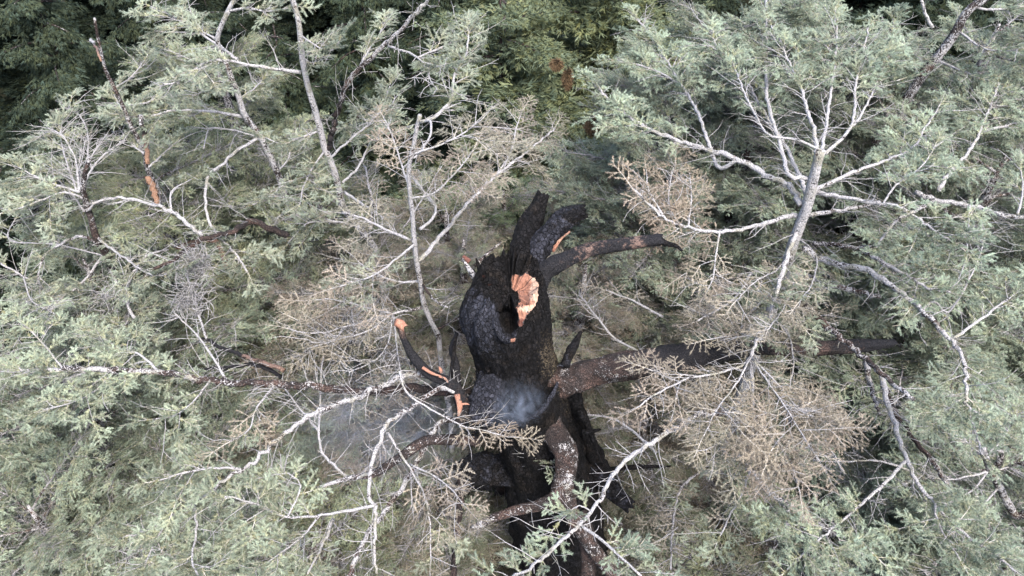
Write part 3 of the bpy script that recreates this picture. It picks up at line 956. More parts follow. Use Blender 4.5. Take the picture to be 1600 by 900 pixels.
t4 = Tree('leaning_conifer', 'slim white conifer stem leaning to the upper left with sparse green tufts', 'tree',
          [(385, -30), (356, 15), (337, 60), (347, 93), (370, 153), (380, 180), (403, 210), (420, 247), (437, 287), (450, 320), (480, 400), (520, 520)], 12.6, 0.03, 0.085, 'dw', r_base=0.35, seed=4)
a = t4.limb
a("356,17 383,13 420,18 455,12", 5, 2, 'ww', 'g', .2, Lmax=.4)
a("370,92 337,68 283,33 262,22 235,10", 6, 2, 'ww', 'g', .4, Lmax=.5)
a("337,60 310,45 290,15", 4, 2, 'ww', 'g', .2, Lmax=.45)
a("380,183 340,175 275,173 230,182 190,180", 6, 3, 'ww', 'g', .35, Lmax=.5)
a("345,92 310,110 285,120", 4, 2, 'ww', 'g', .2, Lmax=.45)
a("372,155 395,140 410,125", 4, 2, 'ww', 'g', .1, Lmax=.4)
a("360,125 330,140 300,150", 4, 2, 'ww', 'g', .1, Lmax=.45)
a("430,270 450,250 455,235 480,210", 4, 2, 'ww', 'g', .2, Lmax=.4)
a("405,215 370,235 345,260 325,275 323,333 338,365 363,390 387,426", 6, 4, 'ww', 'g', .6, Lmax=.5, elev=-20)
a("330,200 322,215 318,232", 3, 2, 'ww', 'n')
a("440,290 420,310 395,320", 4, 2, 'ww', 'g', .2, Lmax=.45)

t5 = Tree('splintered_stem', 'broken splintered stem with orange peeled wood at upper left', 'tree',
          [(148, 28), (153, 60), (165, 110), (185, 150), (205, 195), (222, 230), (231, 265), (247, 301), (246, 337), (262, 370), (300, 450), (340, 540)], 12.4, 0.018, 0.075, 'mm', r_base=0.35, seed=5)
a = t5.limb
a("142,62 150,75 158,95", 6, 3, 'wO', 'n', twigs=0)
a("219,180 226,212 231,256", 9, 8, 'mO', 'n', twigs=.3, elev=-70)
a("205,195 190,170 178,148", 4, 2, 'ww', 'g', .1, Lmax=.4)
a("225,240 205,225 190,205", 4, 2, 'ww', 'g', .1, Lmax=.42)
a("232,262 255,240 275,222", 4, 2, 'ww', 'g', .1, Lmax=.42)
a("232,275 240,300 246,320", 13, 9, 'OO', 'n', twigs=.2, elev=-70)
a("336,376 348,401 355,422", 12, 10, 'oo', 'n', twigs=.2, elev=-50)
a("175,140 205,120 225,95", 3, 2, 'ww', 'g', .1, Lmax=.4)
a("190,165 230,160 260,140", 3, 2, 'ww', 'g', .1, Lmax=.4)

t6 = Tree('bushy_conifer', 'conifer at the left with a burst of bare white twigs at its head', 'tree',
          [(140, 247), (128, 285), (130, 310), (142, 350), (153, 380), (200, 470)], 11.9, 0.03, 0.08, 'dm', r_base=0.35, seed=6)
a = t6.limb
for q in ("126,297 137,240 135,200 118,172", "124,297 145,240 162,220 180,205", "126,297 150,255 185,225 205,217", "124,300 118,250 100,215 85,205 72,208 58,218", "124,300 125,240 130,190"):
    a(q, 4, 2, 'ww', 'n', twigs=1.6)
a("120,300 100,240 95,200 110,160", 4, 2, 'ww', 'g', .35, Lmax=.5)
a("124,300 90,290 55,275 25,260", 5, 2, 'ww', 'g', .25, Lmax=.55)
a("130,310 100,300 60,315 15,330", 5, 2, 'ww', 'g', .25, Lmax=.55)
a("132,330 110,300 80,270 60,250", 4, 2, 'ww', 'g', .3, Lmax=.5)
a("316,369 295,351 270,332 235,319 192,310 153,314 135,330", 8, 4, 'ww', 'n', twigs=1.2, depth=11.6)
a("268,330 267,301 280,290 299,280", 4, 2, 'ww', 'g', .6, Lmax=.4)
a("210,497 199,472 203,436 213,419 235,397 263,390", 6, 3, 'ww', 'n', twigs=1, depth=11.2)
a("199,472 180,466 160,460", 5, 2, 'ww', 'n', twigs=2)
a("213,419 195,395 175,370", 3, 2, 'ww', 'g', .3, Lmax=.45)
a("153,380 120,370 70,400 57,443 36,431 0,411", 6, 3, 'mw', 'g', .4, Lmax=.5)
a("36,431 50,470 85,490", 3, 2, 'ww', 'n', twigs=2)
a("15,375 25,340 32,330", 3, 2, 'ww', 'g', .1, Lmax=.4)
a("150,370 190,400 240,430 280,420", 5, 2, 'ww', 'g', .3, Lmax=.5)
a("160,400 130,440 90,470 40,500", 5, 2, 'ww', 'g', .3, Lmax=.55)
a("170,420 200,480 190,520 160,550", 5, 2, 'ww', 'g', .3, Lmax=.55)
a("448,369 419,355 394,346 359,363 316,374 265,410 240,420", 13, 6, 'dd', 'n', twigs=.8, depth=12.0, label='thick dark brown broken limb')

# right hand tree
t7 = Tree('spreading_conifer', 'large conifer on the right with white limbs fanning out from its trunk top', 'tree',
          [(1283, 235), (1277, 253), (1269, 284), (1260, 325), (1252, 346), (1238, 385), (1222, 440), (1200, 500), (1182, 545), (1148, 648), (1126, 716), (1092, 830)], 11.0, 0.062, 0.13, 'mw', r_base=0.55, color=(1.0, 1.06, 1.03), seed=7)
a = t7.limb
a("1252,320 1237,293 1210,280 1170,257 1127,240 1083,227 1033,210 993,190 963,167 930,133", 13, 4, 'ww', 'g', .55, Lmax=.6)
a("1150,250 1123,262 1107,223 1097,193 1083,163 1063,130 1037,87 1017,57 997,30", 8, 3, 'ww', 'g', .45, Lmax=.6)
a("1060,130 1030,113 993,100 965,95", 4, 2, 'ww', 'g', .3, Lmax=.45)
a("1262,312 1257,297 1233,240 1210,200 1183,157 1167,123 1155,95", 9, 3, 'ww', 'g', .55, Lmax=.55)
a("1279,258 1273,210 1263,177 1252,140 1237,107 1220,67 1205,40", 9, 3, 'ww', 'g', .5, Lmax=.6)
a("1283,240 1293,180 1300,133 1307,73 1305,17", 7, 3, 'ww', 'g', .5, Lmax=.55)
a("1200,210 1170,160 1143,97 1120,73 1110,43", 5, 2, 'ww', 'g', .5, Lmax=.5)
a("1233,275 1220,230 1200,160 1197,97 1197,0", 8, 5, 'ww', 'g', .6, Lmax=.5)
a("1290,240 1330,197 1337,133 1350,77 1357,43", 7, 3, 'ww', 'g', .5, Lmax=.55)
a("1332,197 1347,177 1373,123 1385,90", 5, 2, 'ww', 'g', .4, Lmax=.45)
a("1270,300 1280,293 1333,270 1393,247 1427,230 1450,193 1465,170", 8, 3, 'ww', 'g', .45, Lmax=.55)
a("1266,305 1279,302 1338,312 1379,319 1407,324 1438,343 1475,370 1500,385", 9, 3, 'ww', 'g', .55, Lmax=.55)
a("1262,336 1310,329 1338,324 1375,315", 9, 5, 'mw', 'n')
a("1380,318 1400,290 1440,260 1460,230", 4, 2, 'ww', 'g', .3, Lmax=.5)
a("1252,342 1238,336 1195,350 1150,360 1108,362 1070,353 1043,343 1008,315 985,290", 9, 3, 'ww', 'b', .45, Lmax=.62, color=(1.02, 0.96, 0.91), label='white branch with rust brown foliage')
a("1060,350 1045,320 1048,280 1055,255", 4, 2, 'ww', 'b', .2, Lmax=.5, color=(1.03, 0.96, 0.91))
a("1035,335 1015,300 1010,270", 4, 2, 'ww', 'b', .2, Lmax=.42, color=(1.02, 0.95, 0.91))
a("1075,355 1080,310 1078,275", 4, 2, 'ww', 'b', .2, Lmax=.42, color=(1.03, 0.97, 0.91))
a("1125,360 1118,400 1115,430 1105,455", 4, 2, 'ww', 'b', .2, Lmax=.5, elev=-40)
a("1270,380 1314,384 1345,388 1365,401", 10, 5, 'mm', 'n', twigs=1.5, depth=10.9)
a("1258,388 1265,395 1303,412 1348,420 1379,438 1413,460 1441,484 1469,512 1492,540 1508,572 1510,632 1520,664 1535,710", 13, 4, 'mw', 'g', .62, Lmax=.55)
a("1441,484 1460,470 1480,488 1507,450 1531,398 1541,360", 5, 2, 'ww', 'n')
a("1486,532 1534,498 1579,464 1610,450", 6, 3, 'ww', 'g', .4, Lmax=.5)
a("1345,388 1388,415 1420,433 1448,450 1485,457", 9, 4, 'mw', 'g', .5, Lmax=.5)
a("1255,430 1265,433 1303,446 1338,455 1376,464", 12, 8, 'mm', 'n', twigs=1)
a("1252,474 1290,508 1321,532 1348,557 1368,576 1400,604 1428,624", 13, 8, 'rm', 'n', twigs=.6, label='straight dark red brown limb', depth=10.4)
a("1368,575 1376,584 1384,620 1400,672 1416,716 1436,756 1456,780 1488,816 1520,844 1560,872 1590,895", 11, 4, 'ww', 'g', .6, Lmax=.6, depth=10.3, elev=-5)
a("1416,720 1392,744 1360,776 1312,816 1264,856 1230,890", 7, 3, 'ww', 'g', .4, Lmax=.55)
a("1460,780 1464,812 1480,844 1500,875", 5, 2, 'ww', 'g', .2, Lmax=.55)
a("1380,600 1396,640 1424,680 1452,716 1480,756", 11, 7, 'dm', 'n', depth=11.0)
a("1352,564 1364,616 1376,648", 11, 6, 'mm', 'n', depth=10.9)
a("1244,364 1232,395 1219,440 1205,484 1191,522 1174,553 1176,600 1176,660 1170,740 1154,780 1126,836", 9, 3, 'ww', 'x', .58, Lmax=.6, elev=-30, mixb=.7, depth=10.3, label='white branch hanging with brown foliage')
a("1176,553 1158,572 1110,585 1074,592 1018,620 998,636", 5, 3, 'ww', 'b', .3, Lmax=.45)
a("1174,556 1195,590 1230,640 1260,690 1280,720", 4, 2, 'ww', 'b', .25, Lmax=.6)
a("1174,556 1150,600 1120,640 1100,680", 4, 2, 'ww', 'b', .25, Lmax=.55)
a("1176,560 1215,600 1250,640 1300,665", 4, 2, 'ww', 'b', .3, Lmax=.6)
a("1176,650 1210,690 1235,720 1250,770", 4, 2, 'ww', 'b', .2, Lmax=.5)
a("1176,640 1140,680 1110,700 1085,705", 4, 2, 'ww', 'b', .2, Lmax=.55)
a("1174,427 1146,467 1091,501", 5, 3, 'ww', 'b', .4, Lmax=.5, depth=11)
a("1157,650 1110,645 1090,648 1050,672 1018,692 978,720 954,748 938,780 906,820 874,848 850,872 820,895 790,905", 11, 5, 'mw', 'g', .86, Lmax=.34, elev=4, ratio=.72)
a("906,820 950,852 1002,900", 6, 4, 'ww', 'g', .4, Lmax=.34)
a("925,800 905,790 890,800 875,815", 3, 2, 'ww', 'g', .2, Lmax=.3)
a("1135,716 1158,716 1182,744 1210,776 1242,796 1260,808 1296,828 1320,838", 16, 9, 'mm', 'n', twigs=1.2, depth=11.6)
a("1232,792 1228,830 1232,870", 6, 4, 'mw', 'n')
a("1190,545 1220,520 1260,500 1300,490", 4, 2, 'dw', 'b', .4, Lmax=.4)
for q in ("1240,390 1215,420 1180,440 1150,470", "1235,400 1240,440 1225,480 1200,515", "1215,450 1180,480 1150,520 1110,530", "1200,490 1230,520 1240,560 1235,600", "1244,370 1275,400 1270,440 1250,470"):
    a(q, 4, 2, 'ww', 'x', .25, Lmax=.42, depth=10.95, mixb=.6)
a("1140,700 1090,740 1060,770 1050,840 1048,890", 6, 3, 'mw', 'x', .4, Lmax=.5)
a("1050,594 1018,564 982,540 960,529 940,505 905,460", 6, 3, 'ww', 'n', twigs=1.5, depth=11.2)
a("1036,495 988,470 946,453", 5, 3, 'ww', 'b', .4, Lmax=.45, depth=11.4)
a("1026,708 982,668 950,652 910,648", 6, 3, 'ww', 'n', twigs=1.5, depth=11.4)
a("1320,740 1290,690 1260,640 1230,600", 4, 2, 'ww', 'b', .4, Lmax=.5, depth=10.5)
a("1420,735 1370,720 1310,722 1270,720", 4, 2, 'ww', 'n', depth=10.8)

t8 = Tree('slanting_conifer', 'conifer with a pale slanting trunk crossing the top right corner', 'tree',
          [(1560, -35), (1533, 0), (1510, 20), (1487, 60), (1460, 97), (1433, 130), (1413, 165), (1390, 215), (1340, 330)], 12.6, 0.065, 0.10, 'mm', r_base=0.45, color=(1.0, 1.06, 1.03), seed=8)
a = t8.limb
a("1457,43 1445,20 1440,0", 7, 5, 'ww', 'n', elev=60, depth=11.8)
a("1500,50 1533,73 1560,80 1590,78", 5, 2, 'ww', 'g', .5, Lmax=.5)
a("1465,95 1500,110 1530,122", 5, 3, 'ww', 'g', .5, Lmax=.45)
a("1525,12 1560,15 1600,10", 5, 3, 'ww', 'g', .4, Lmax=.5)
a("1467,297 1483,270 1520,227 1550,160 1560,130", 8, 3, 'ww', 'g', .5, Lmax=.55, depth=11.2)
a("1535,205 1565,198 1600,190", 5, 3, 'ww', 'g', .6, Lmax=.45)
a("1430,300 1462,312 1503,319 1544,329 1579,338 1610,342", 10, 7, 'ww', 'n', twigs=1.3, depth=10.9)
a("1515,320 1512,371 1510,402 1498,436", 4, 2, 'ww', 'n')
a("1462,312 1430,330 1400,345 1370,385", 8, 5, 'mw', 'g', .6, Lmax=.45)
a("1590,335 1598,300 1595,260", 5, 2, 'ww', 'g', .4, Lmax=.5)
a("1440,125 1420,90 1400,60 1395,30", 5, 2, 'ww', 'g', .3, Lmax=.55)
a("1415,160 1390,140 1380,110", 5, 2, 'ww', 'g', .3, Lmax=.5)
a("1420,155 1460,165 1500,160 1530,140", 5, 2, 'ww', 'g', .3, Lmax=.55)
a("1400,200 1440,215 1480,220 1510,250", 5, 2, 'ww', 'g', .3, Lmax=.55)

t9 = Tree('white_limbed_conifer', 'conifer at the lower right edge with a steep white lichen spotted stem', 'tree',
          [(1535, 700), (1548, 736), (1568, 772), (1584, 804), (1604, 850)], 10.6, 0.04, 0.07, 'mm', r_base=0.3, color=(1.0, 1.06, 1.03), seed=9)
a = t9.limb
a("1548,736 1510,745 1480,750 1460,748", 5, 2, 'ww', 'n', twigs=2)
a("1552,740 1575,730 1600,745", 4, 2, 'ww', 'g', .3, Lmax=.5)
a("1545,735 1520,765 1475,790 1440,800", 4, 2, 'ww', 'g', .4, Lmax=.5)
a("1560,760 1530,800 1520,840 1500,870", 4, 2, 'ww', 'g', .3, Lmax=.55)
a("1540,715 1570,680 1590,640", 4, 2, 'ww', 'g', .2, Lmax=.5)
a("1540,715 1510,690 1490,655", 4, 2, 'ww', 'g', .2, Lmax=.5)

#@@SNAG
# ------------------------------------------------------------------ the burnt tree
SN = Tree.__new__(Tree)
SN.rng = np.random.default_rng(77); SN.color = (1, 1.02, 0.98); SN.lines = []
SN.Y = float(at(800, 500, 10.0)[1])
PROF = [(432, 797, 50), (455, 793, 62), (480, 791, 67), (510, 793, 66), (535, 799, 62), (560, 804, 62), (590, 812, 64), (620, 822, 63), (650, 836, 62), (700, 848, 67), (750, 858, 69), (800, 867, 71), (850, 875, 72), (900, 882, 73), (960, 888, 73)]
cen = np.array([on_plane(cx, y, SN.Y) for y, cx, h in PROF])
rr = np.array([h / FPX * project(c)[2] for (y, cx, h), c in zip(PROF, cen)])
base = np.array((cen[-1][0] + 0.3, SN.Y, ground_z(cen[-1][0], SN.Y) - 0.4))
cen = np.vstack([cen, cen[-1] + (base - cen[-1]) * 0.5, base])
rr = np.append(rr, [1.25, 1.7])
SN.base = base
SN.root = thing('burnt_tree', 'blackened burnt tree trunk with a torn top, hollow and smouldering crack in the middle', 'burnt tree', base)
o_ = np.argsort(cen[:, 2])
SN.axis = cen
def sn_axis(z): return np.array([np.interp(z, cen[o_, 2], cen[o_, i]) for i in range(3)])
ztop = cen[0][2]

def snag_trunk():
    K = 200
    zs = np.concatenate([np.linspace(ztop, cen[14][2], 330), np.linspace(cen[14][2], base[2], 60)[1:]])
    V = []; D = []
    th = np.arange(K) * 2 * np.pi / K
    for iz, z in enumerate(zs):
        c = sn_axis(z); r = np.interp(z, cen[o_, 2], rr[o_])
        for k in range(K):
            a = th[k]
            cx, sx = math.cos(a), math.sin(a)           # sx<0 faces the camera
            # torn, slanted top: high at the back, low in front
            dz = 0.0
            if ztop - z < 1.0:
                w = (1 - (ztop - z)) ** 2
                jag = mnoise.noise((cx * 4.1, sx * 4.1, 3.0)) * 0.14 + mnoise.noise((cx * 11, sx * 11, 7.0)) * 0.08 + mnoise.noise((cx * 23, sx * 23, 1.0)) * 0.05
                dz = w * (0.13 * sx - 0.02 + jag)
                w2 = max(0, 1 - (ztop - z) / 0.35) ** 1.3
                bk = max(0, min(1, (0.75 - cx) / 0.5)) * max(0, min(1, (sx + 0.15) / 0.4))
                dz += w2 * bk * (-0.07 + 0.17 * abs(mnoise.noise((cx * 4, sx * 4, 5.0))) + 0.13 * mnoise.noise((cx * 13, sx * 13, 2.0)))
            ridg = mnoise.noise((cx * 3, sx * 3, z * 1.3)) * 0.09 + mnoise.noise((cx * 8, sx * 8, z * 3.2)) * 0.055 + mnoise.noise((cx * 4 + 9, sx * 4, z * 3.0)) * 0.045 + mnoise.noise((cx * 22, sx * 22, z * 14.0)) * 0.024 + mnoise.noise((cx * 45, sx * 45, z * 26.0)) * 0.012
            rad = r * (1 + ridg)
            P = np.array((c[0] + rad * cx, c[1] + rad * sx, z + dz))
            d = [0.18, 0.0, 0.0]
            if sx < 0.35:
                px, py, dd = project(P)
                push = 0.0
                # swollen left shoulder
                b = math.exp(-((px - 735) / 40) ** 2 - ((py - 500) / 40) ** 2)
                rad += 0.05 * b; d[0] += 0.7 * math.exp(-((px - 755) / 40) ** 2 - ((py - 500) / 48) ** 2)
                # the hollow; its inner shade and lit lip also painted through the ash tone
                h = math.exp(-(((px - 793 - 0.12 * (py - 495)) / 14) ** 2 + ((py - 497) / 25) ** 2) ** 2.5)
                push = 0.50 * h
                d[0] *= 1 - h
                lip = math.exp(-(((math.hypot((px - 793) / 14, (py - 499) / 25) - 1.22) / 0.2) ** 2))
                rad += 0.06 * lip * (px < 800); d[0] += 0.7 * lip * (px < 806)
                h2 = math.exp(-((px - 786) / 13) ** 2 - ((py - 533) / 5) ** 2)
                push += 0.10 * h2
                # channel from the torn wood down into the hollow
                rad -= 0.05 * math.exp(-((px - 775) / 20) ** 2 - ((py - 455) / 16) ** 2)
                # smouldering crack running up to the right
                yc = 648 - 62 * max(0, (px - 800) / 72) ** 1.7 if px > 800 else 648 + (800 - px) * 0.12
                g = (py - yc)
                if px > 770:
                    on = min(1, (px - 770) / 30)
                    push += 0.26 * math.exp(-((g + 1) / 8) ** 4) * on * (1 if px > 818 else 0.5)
                    if g > -30: rad += 0.07 * on / (1 + math.exp(-(g - 11) / 1.6)) * math.exp(-max(0, g - 11) / 45)
                d[0] += (0.22 * math.exp(-((g - 14) / 6) ** 2) - 0.5 * math.exp(-((g + 2) / 9) ** 2)) * (px > 780)  # lit rim and shaded groove painted into the ash tone
                d[1] = max(0, min(1, (px - 822) / 28)) * math.exp(-((py - 555) / 50) ** 2) + 0.55 * math.exp(-((px - 880) / 22) ** 2 - ((py - 620) / 40) ** 2) + 0.4 * math.exp(-((px - 900) / 20) ** 2 - ((py - 660) / 50) ** 2)
                if py < 425: d[2] = 0.36
                P = np.array((c[0] + rad * cx, c[1] + rad * sx, z + dz)) + CF * push
            V.append(P); D.append(d)
    n = len(zs)
    V = np.array(V); D = np.array(D)
    i = np.arange(n - 1)[:, None] * K; j = np.arange(K)[None]; j2 = (j + 1) % K
    q = np.stack([i + j, i + K + j, i + K + j2, i + j2], -1).reshape(-1, 4)
    F = [np.concatenate([q[:, [0, 1, 2]], q[:, [0, 2, 3]]])]
    # torn top closing inwards as a rough bowl
    top = V[:K]; cc = top.mean(0)
    prev = np.arange(K); nv = len(V); extra = []; De = []
    for m, f in enumerate((0.93, 0.82, 0.66, 0.48, 0.30, 0.14)):
        ring = []
        for k in range(K):
            p = cc + (top[k] - cc) * f
            dip = -0.05 - 0.20 * (1 - f) ** 0.7
            p = p + np.array((0, 0, dip + 0.09 * mnoise.noise((p[0] * 7, p[1] * 7, p[2] * 4)) + 0.04 * mnoise.noise((p[0] * 22, p[1] * 22, 2))))
            ring.append(p); De.append((0.1, 0, 0.38))
        ids = nv + len(extra) + np.arange(K)
        extra += ring
        nx = np.roll(np.arange(K), -1)
        F.append(np.stack([prev, prev[nx], ids[nx]], -1)); F.append(np.stack([prev, ids[nx], ids], -1))
        prev = ids
    extra.append(cc + np.array((0, 0, -0.26))); De.append((0, 0, 0.3))
    ci = nv + len(extra) - 1
    nx = np.roll(np.arange(K), -1)
    F.append(np.stack([prev, prev[nx], np.full(K, ci)], -1))
    V = np.vstack([V, extra]); D = np.vstack([D, De])
    ac = Acc(); ac.add(V, np.concatenate(F), D, 0)
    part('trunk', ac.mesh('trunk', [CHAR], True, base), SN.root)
    return BVHTree.FromPolygons([tuple(v) for v in V], [tuple(int(x) for x in f) for f in np.concatenate(F)])
BVH = snag_trunk()

def surf(px, py):
    D = Vector(ray(px, py)).normalized()
    hit = BVH.ray_cast(Vector(C0), D)
    if hit[0] is None: return None
    return np.array(hit[0]), np.array(hit[1])

def inside(poly, x, y):
    c = False; n = len(poly)
    for i in range(n):
        x1, y1 = poly[i]; x2, y2 = poly[i - 1]
        if (y1 > y) != (y2 > y) and x < (x2 - x1) * (y - y1) / (y2 - y1) + x1: c = not c
    return c

def wood_patch(name, poly, step, thick, fdata, label=None):
    """a ragged slab of bared wood lying on the trunk"""
    xs = [p[0] for p in poly]; ys = [p[1] for p in poly]
    x0, y0 = min(xs), min(ys)
    nx, ny = int((max(xs) - x0) / step) + 2, int((max(ys) - y0) / step) + 2
    idx = {}; V = []; D = []
    for j in range(ny):
        for i in range(nx):
            x, y = x0 + i * step, y0 + j * step
            jx = 3.0 * mnoise.noise((x * 0.15, y * 0.15, 4)); jy = 3.0 * mnoise.noise((x * 0.15, y * 0.15, 9))
            if not inside(poly, x + jx, y + jy): continue
            h = surf(x, y)
            if h is None: continue
            p, nrm = h
            if nrm @ (p - C0) > 0: nrm = -nrm
            e = thick * (0.55 + 1.1 * mnoise.noise((x * 0.16, y * 0.05, 2)) + 0.7 * mnoise.noise((x * 0.5, y * 0.12, 5)))
            idx[(i, j)] = len(V); V.append(p - norm(p - C0) * max(0.008, e + thick))
            ed = min(abs((x - a[0]) * (b[1] - a[1]) - (y - a[1]) * (b[0] - a[0])) / math.hypot(b[0] - a[0], b[1] - a[1]) if -3 < ((x - a[0]) * (b[0] - a[0]) + (y - a[1]) * (b[1] - a[1])) / math.hypot(b[0] - a[0], b[1] - a[1]) < math.hypot(b[0] - a[0], b[1] - a[1]) + 3 else 99 for a, b in zip(poly, poly[1:] + poly[:1]))
            f = list(fdata(x, y)); f[1] = max(f[1], (0.75 if x < 828 else 0.3) * max(0, 1 - ed / 3.5)); D.append(f)
    F = []
    for (i, j), a in idx.items():
        b, c, d = idx.get((i + 1, j)), idx.get((i + 1, j + 1)), idx.get((i, j + 1))
        if b is not None and c is not None and d is not None: F += [(a, d, c), (a, c, b)]
    n = len(V); V = np.array(V)
    back = np.array([p + norm(p - C0) * (thick * 2.6 + 0.03) for p in V])
    ed = {}
    for f in F:
        for u, v in ((f[0], f[1]), (f[1], f[2]), (f[2], f[0])):
            if (v, u) in ed: del ed[(v, u)]
            else: ed[(u, v)] = 1
    G2 = [(v, u, u + n) for u, v in ed] + [(v, u + n, v + n) for u, v in ed]
    ac = Acc(); ac.add(np.vstack([V, back]), np.array(F + G2 + [(c + n, b + n, a + n) for a, b, c in F]), np.array(D + D), 0)
    part(name, ac.mesh(name, [TORN], False, base), SN.root, label)

wood_patch('torn_wood', [(797, 434), (806, 428), (814, 430), (820, 425), (830, 430), (839, 438), (842, 450), (841, 464), (838, 476), (831, 487), (824, 489), (821, 498), (816, 509), (810, 512), (808, 505), (810, 498), (808, 492), (806, 480), (812, 470), (808, 458), (799, 452)], 1.0, 0.013,
           lambda x, y: (max(0, min(1, (x - 822) / 14)) * (1 if y < 470 else .5) + 0.8 * math.exp(-((y - 483) / 8) ** 2) * (1 if x > 808 else 0), max(0, min(.5, (806 - x) / 10)), max(0, min(1, (y - 490) / 14))), 'bare orange wood where the top tore off')
wood_patch('wood_chip', [(796, 530), (803, 526), (808, 529), (804, 535), (798, 536)], 1.0, 0.008, lambda x, y: (0, 0.1, .4))

# limbs of the burnt tree
a = SN.limb
SN.lines = []
def sd(px, py, off=0.0):
    h = surf(px, py)
    return float(project(h[0])[2]) + off if h else 10.0

def stub(pix, w, ds, mat, dat, name='limb', label=None, taper=None, k=26, seed=0, cap=True):
    """a thick broken limb: widths in photo pixels along it, its own distances"""
    rng = np.random.default_rng(seed)
    P = np.array([at(x, y, d) for (x, y), d in zip(pix, ds)])
    rads = np.array([0.5 * q / FPX * d for q, d in zip(w, ds)])
    t0 = np.concatenate([[0], np.cumsum(np.linalg.norm(np.diff(P, axis=0), axis=1))])
    Q = smooth_line(P, 0.02)
    t = np.concatenate([[0], np.cumsum(np.linalg.norm(np.diff(Q, axis=0), axis=1))]); t *= t0[-1] / t[-1]
    rd = np.interp(t, t0, rads)
    th = np.arange(k) * 2 * np.pi / k
    RR = np.zeros((len(Q), k)); q = 1.7 if mat is CHAR else 1.1
    for i in range(len(Q)):
        for j in range(k):
            RR[i, j] = rd[i] * (1 + q * 0.20 * mnoise.noise((math.cos(th[j]) * 1.6 + seed, math.sin(th[j]) * 1.6, t[i] * 3.0)) + q * 0.11 * mnoise.noise((math.cos(th[j]) * 5, math.sin(th[j]) * 5 + seed, t[i] * 6)) + q * 0.06 * mnoise.noise((math.cos(th[j]) * 12, math.sin(th[j]) * 12 + seed, t[i] * 20)))
    V, F, I = tube(Q, RR, k)
    if cap:                                              # ragged broken end
        m = len(Q) - 1
        T = norm(Q[-1] - Q[-2])
        for j in range(k):
            for b in range(3):
                V[(m - b) * k + j] += T * (0.9 * rd[-1] * (mnoise.noise((math.cos(th[j]) * 2.5, math.sin(th[j]) * 2.5, seed)) + 0.2)) / (b + 1)
        V[-1] -= T * rd[-1] * 0.4
    f = (t / t[-1])[I]
    dat = np.array(dat, float)
    D = np.stack([np.interp(f, np.linspace(0, 1, len(dat)), dat[:, c]) for c in range(3)], -1)
    ac = Acc(); ac.add(V, F, D, 0)
    X, Yp, Dp = project(smooth_line(P, 0.05))
    SN.lines += list(zip(X, Yp, Dp))
    return part(name, ac.mesh(name, [mat], True, base), SN.root, label)

# three stubs behind the torn top
stub([(822, 432), (815, 400), (822, 365), (836, 335), (848, 306)], [44, 38, 36, 29, 22], [10.35, 10.4, 10.45, 10.5, 10.5], CHAR, [(.0, 0, .2), (.1, 0, .35), (0, 0, 0), (0, 0, 0)], 'limb', 'black upright charred stub', seed=1)
stub([(838, 430), (836, 402), (850, 375), (874, 350), (895, 336), (912, 330)], [38, 34, 33, 33, 31, 22], [10.3, 10.35, 10.35, 10.3, 10.25, 10.2], CHAR, [(.5, 0, 0), (.75, 0, 0), (.65, 0.2, 0), (.5, .45, 0), (.3, .3, 0)], 'limb', 'grey charred stub bent over at its end', seed=2)
stub([(862, 392), (876, 372), (890, 362)], [9, 7, 3], [10.45, 10.45, 10.5], TORN, [(.2, .2, .6), (.5, 0, .3), (.5, 0, .2)], 'splinter', None, seed=9)
stub([(838, 445), (852, 424), (880, 408), (920, 391), (960, 383), (1000, 378), (1034, 375)], [38, 30, 25, 22, 21, 19, 17], [10.05, 10.05, 10.0, 9.95, 9.9, 9.9, 9.9], BARK, [(.1, .75, .1), (.2, .62, .2), (.3, .52, .34), (.36, .40, .44), (.3, .62, .36), (.2, .35, .52), (0, .9, .3)], 'limb', 'long curved side limb with peeling scorched bark', seed=3)
stub([(1026, 372), (1040, 380), (1056, 384), (1066, 392)], [11, 9, 6, 3], [9.9, 9.9, 9.9, 9.9], CHAR, [(.1, 0, 0), (.1, 0, 0)], 'twig', seed=4)
# jagged charred rim slivers
for i, (x, y, x2, y2, w) in enumerate([(752, 430, 744, 404, 10), (762, 420, 757, 399, 9), (772, 412, 770, 396, 12), (787, 408, 786, 392, 13), (800, 408, 803, 394, 13), (748, 440, 738, 420, 9), (760, 440, 748, 430, 14)]):
    stub([(x, y + 14), (x, y), (x2, y2)], [w * 1.5, w, 2.5], [10.28, 10.25, 10.25], CHAR, [(0, 0, .3), (0, 0, .3)], 'splinter', seed=20 + i, k=10)
# pale shattered piece hanging on the left of the rim
stub([(748, 443), (736, 425), (722, 403)], [11, 9, 3], [10.1, 10.1, 10.1], BARK, [(.4, 0, .0), (.55, 0, .2), (.45, 0, .4)], 'splinter', 'pale shattered splinter on the left of the torn top', seed=31, k=10)
stub([(733, 410), (728, 405), (724, 400)], [11, 9, 5], [10.15, 10.15, 10.15], TORN, [(0, 0, 1), (0, 0, 1)], 'splinter', seed=32, k=8)
stub([(742, 415), (760, 398), (783, 378)], [6, 5, 3], [10.5, 10.6, 10.7], BARK, [(.4, 0, 0), (.6, 0, 0)], 'twig', seed=33, k=8)
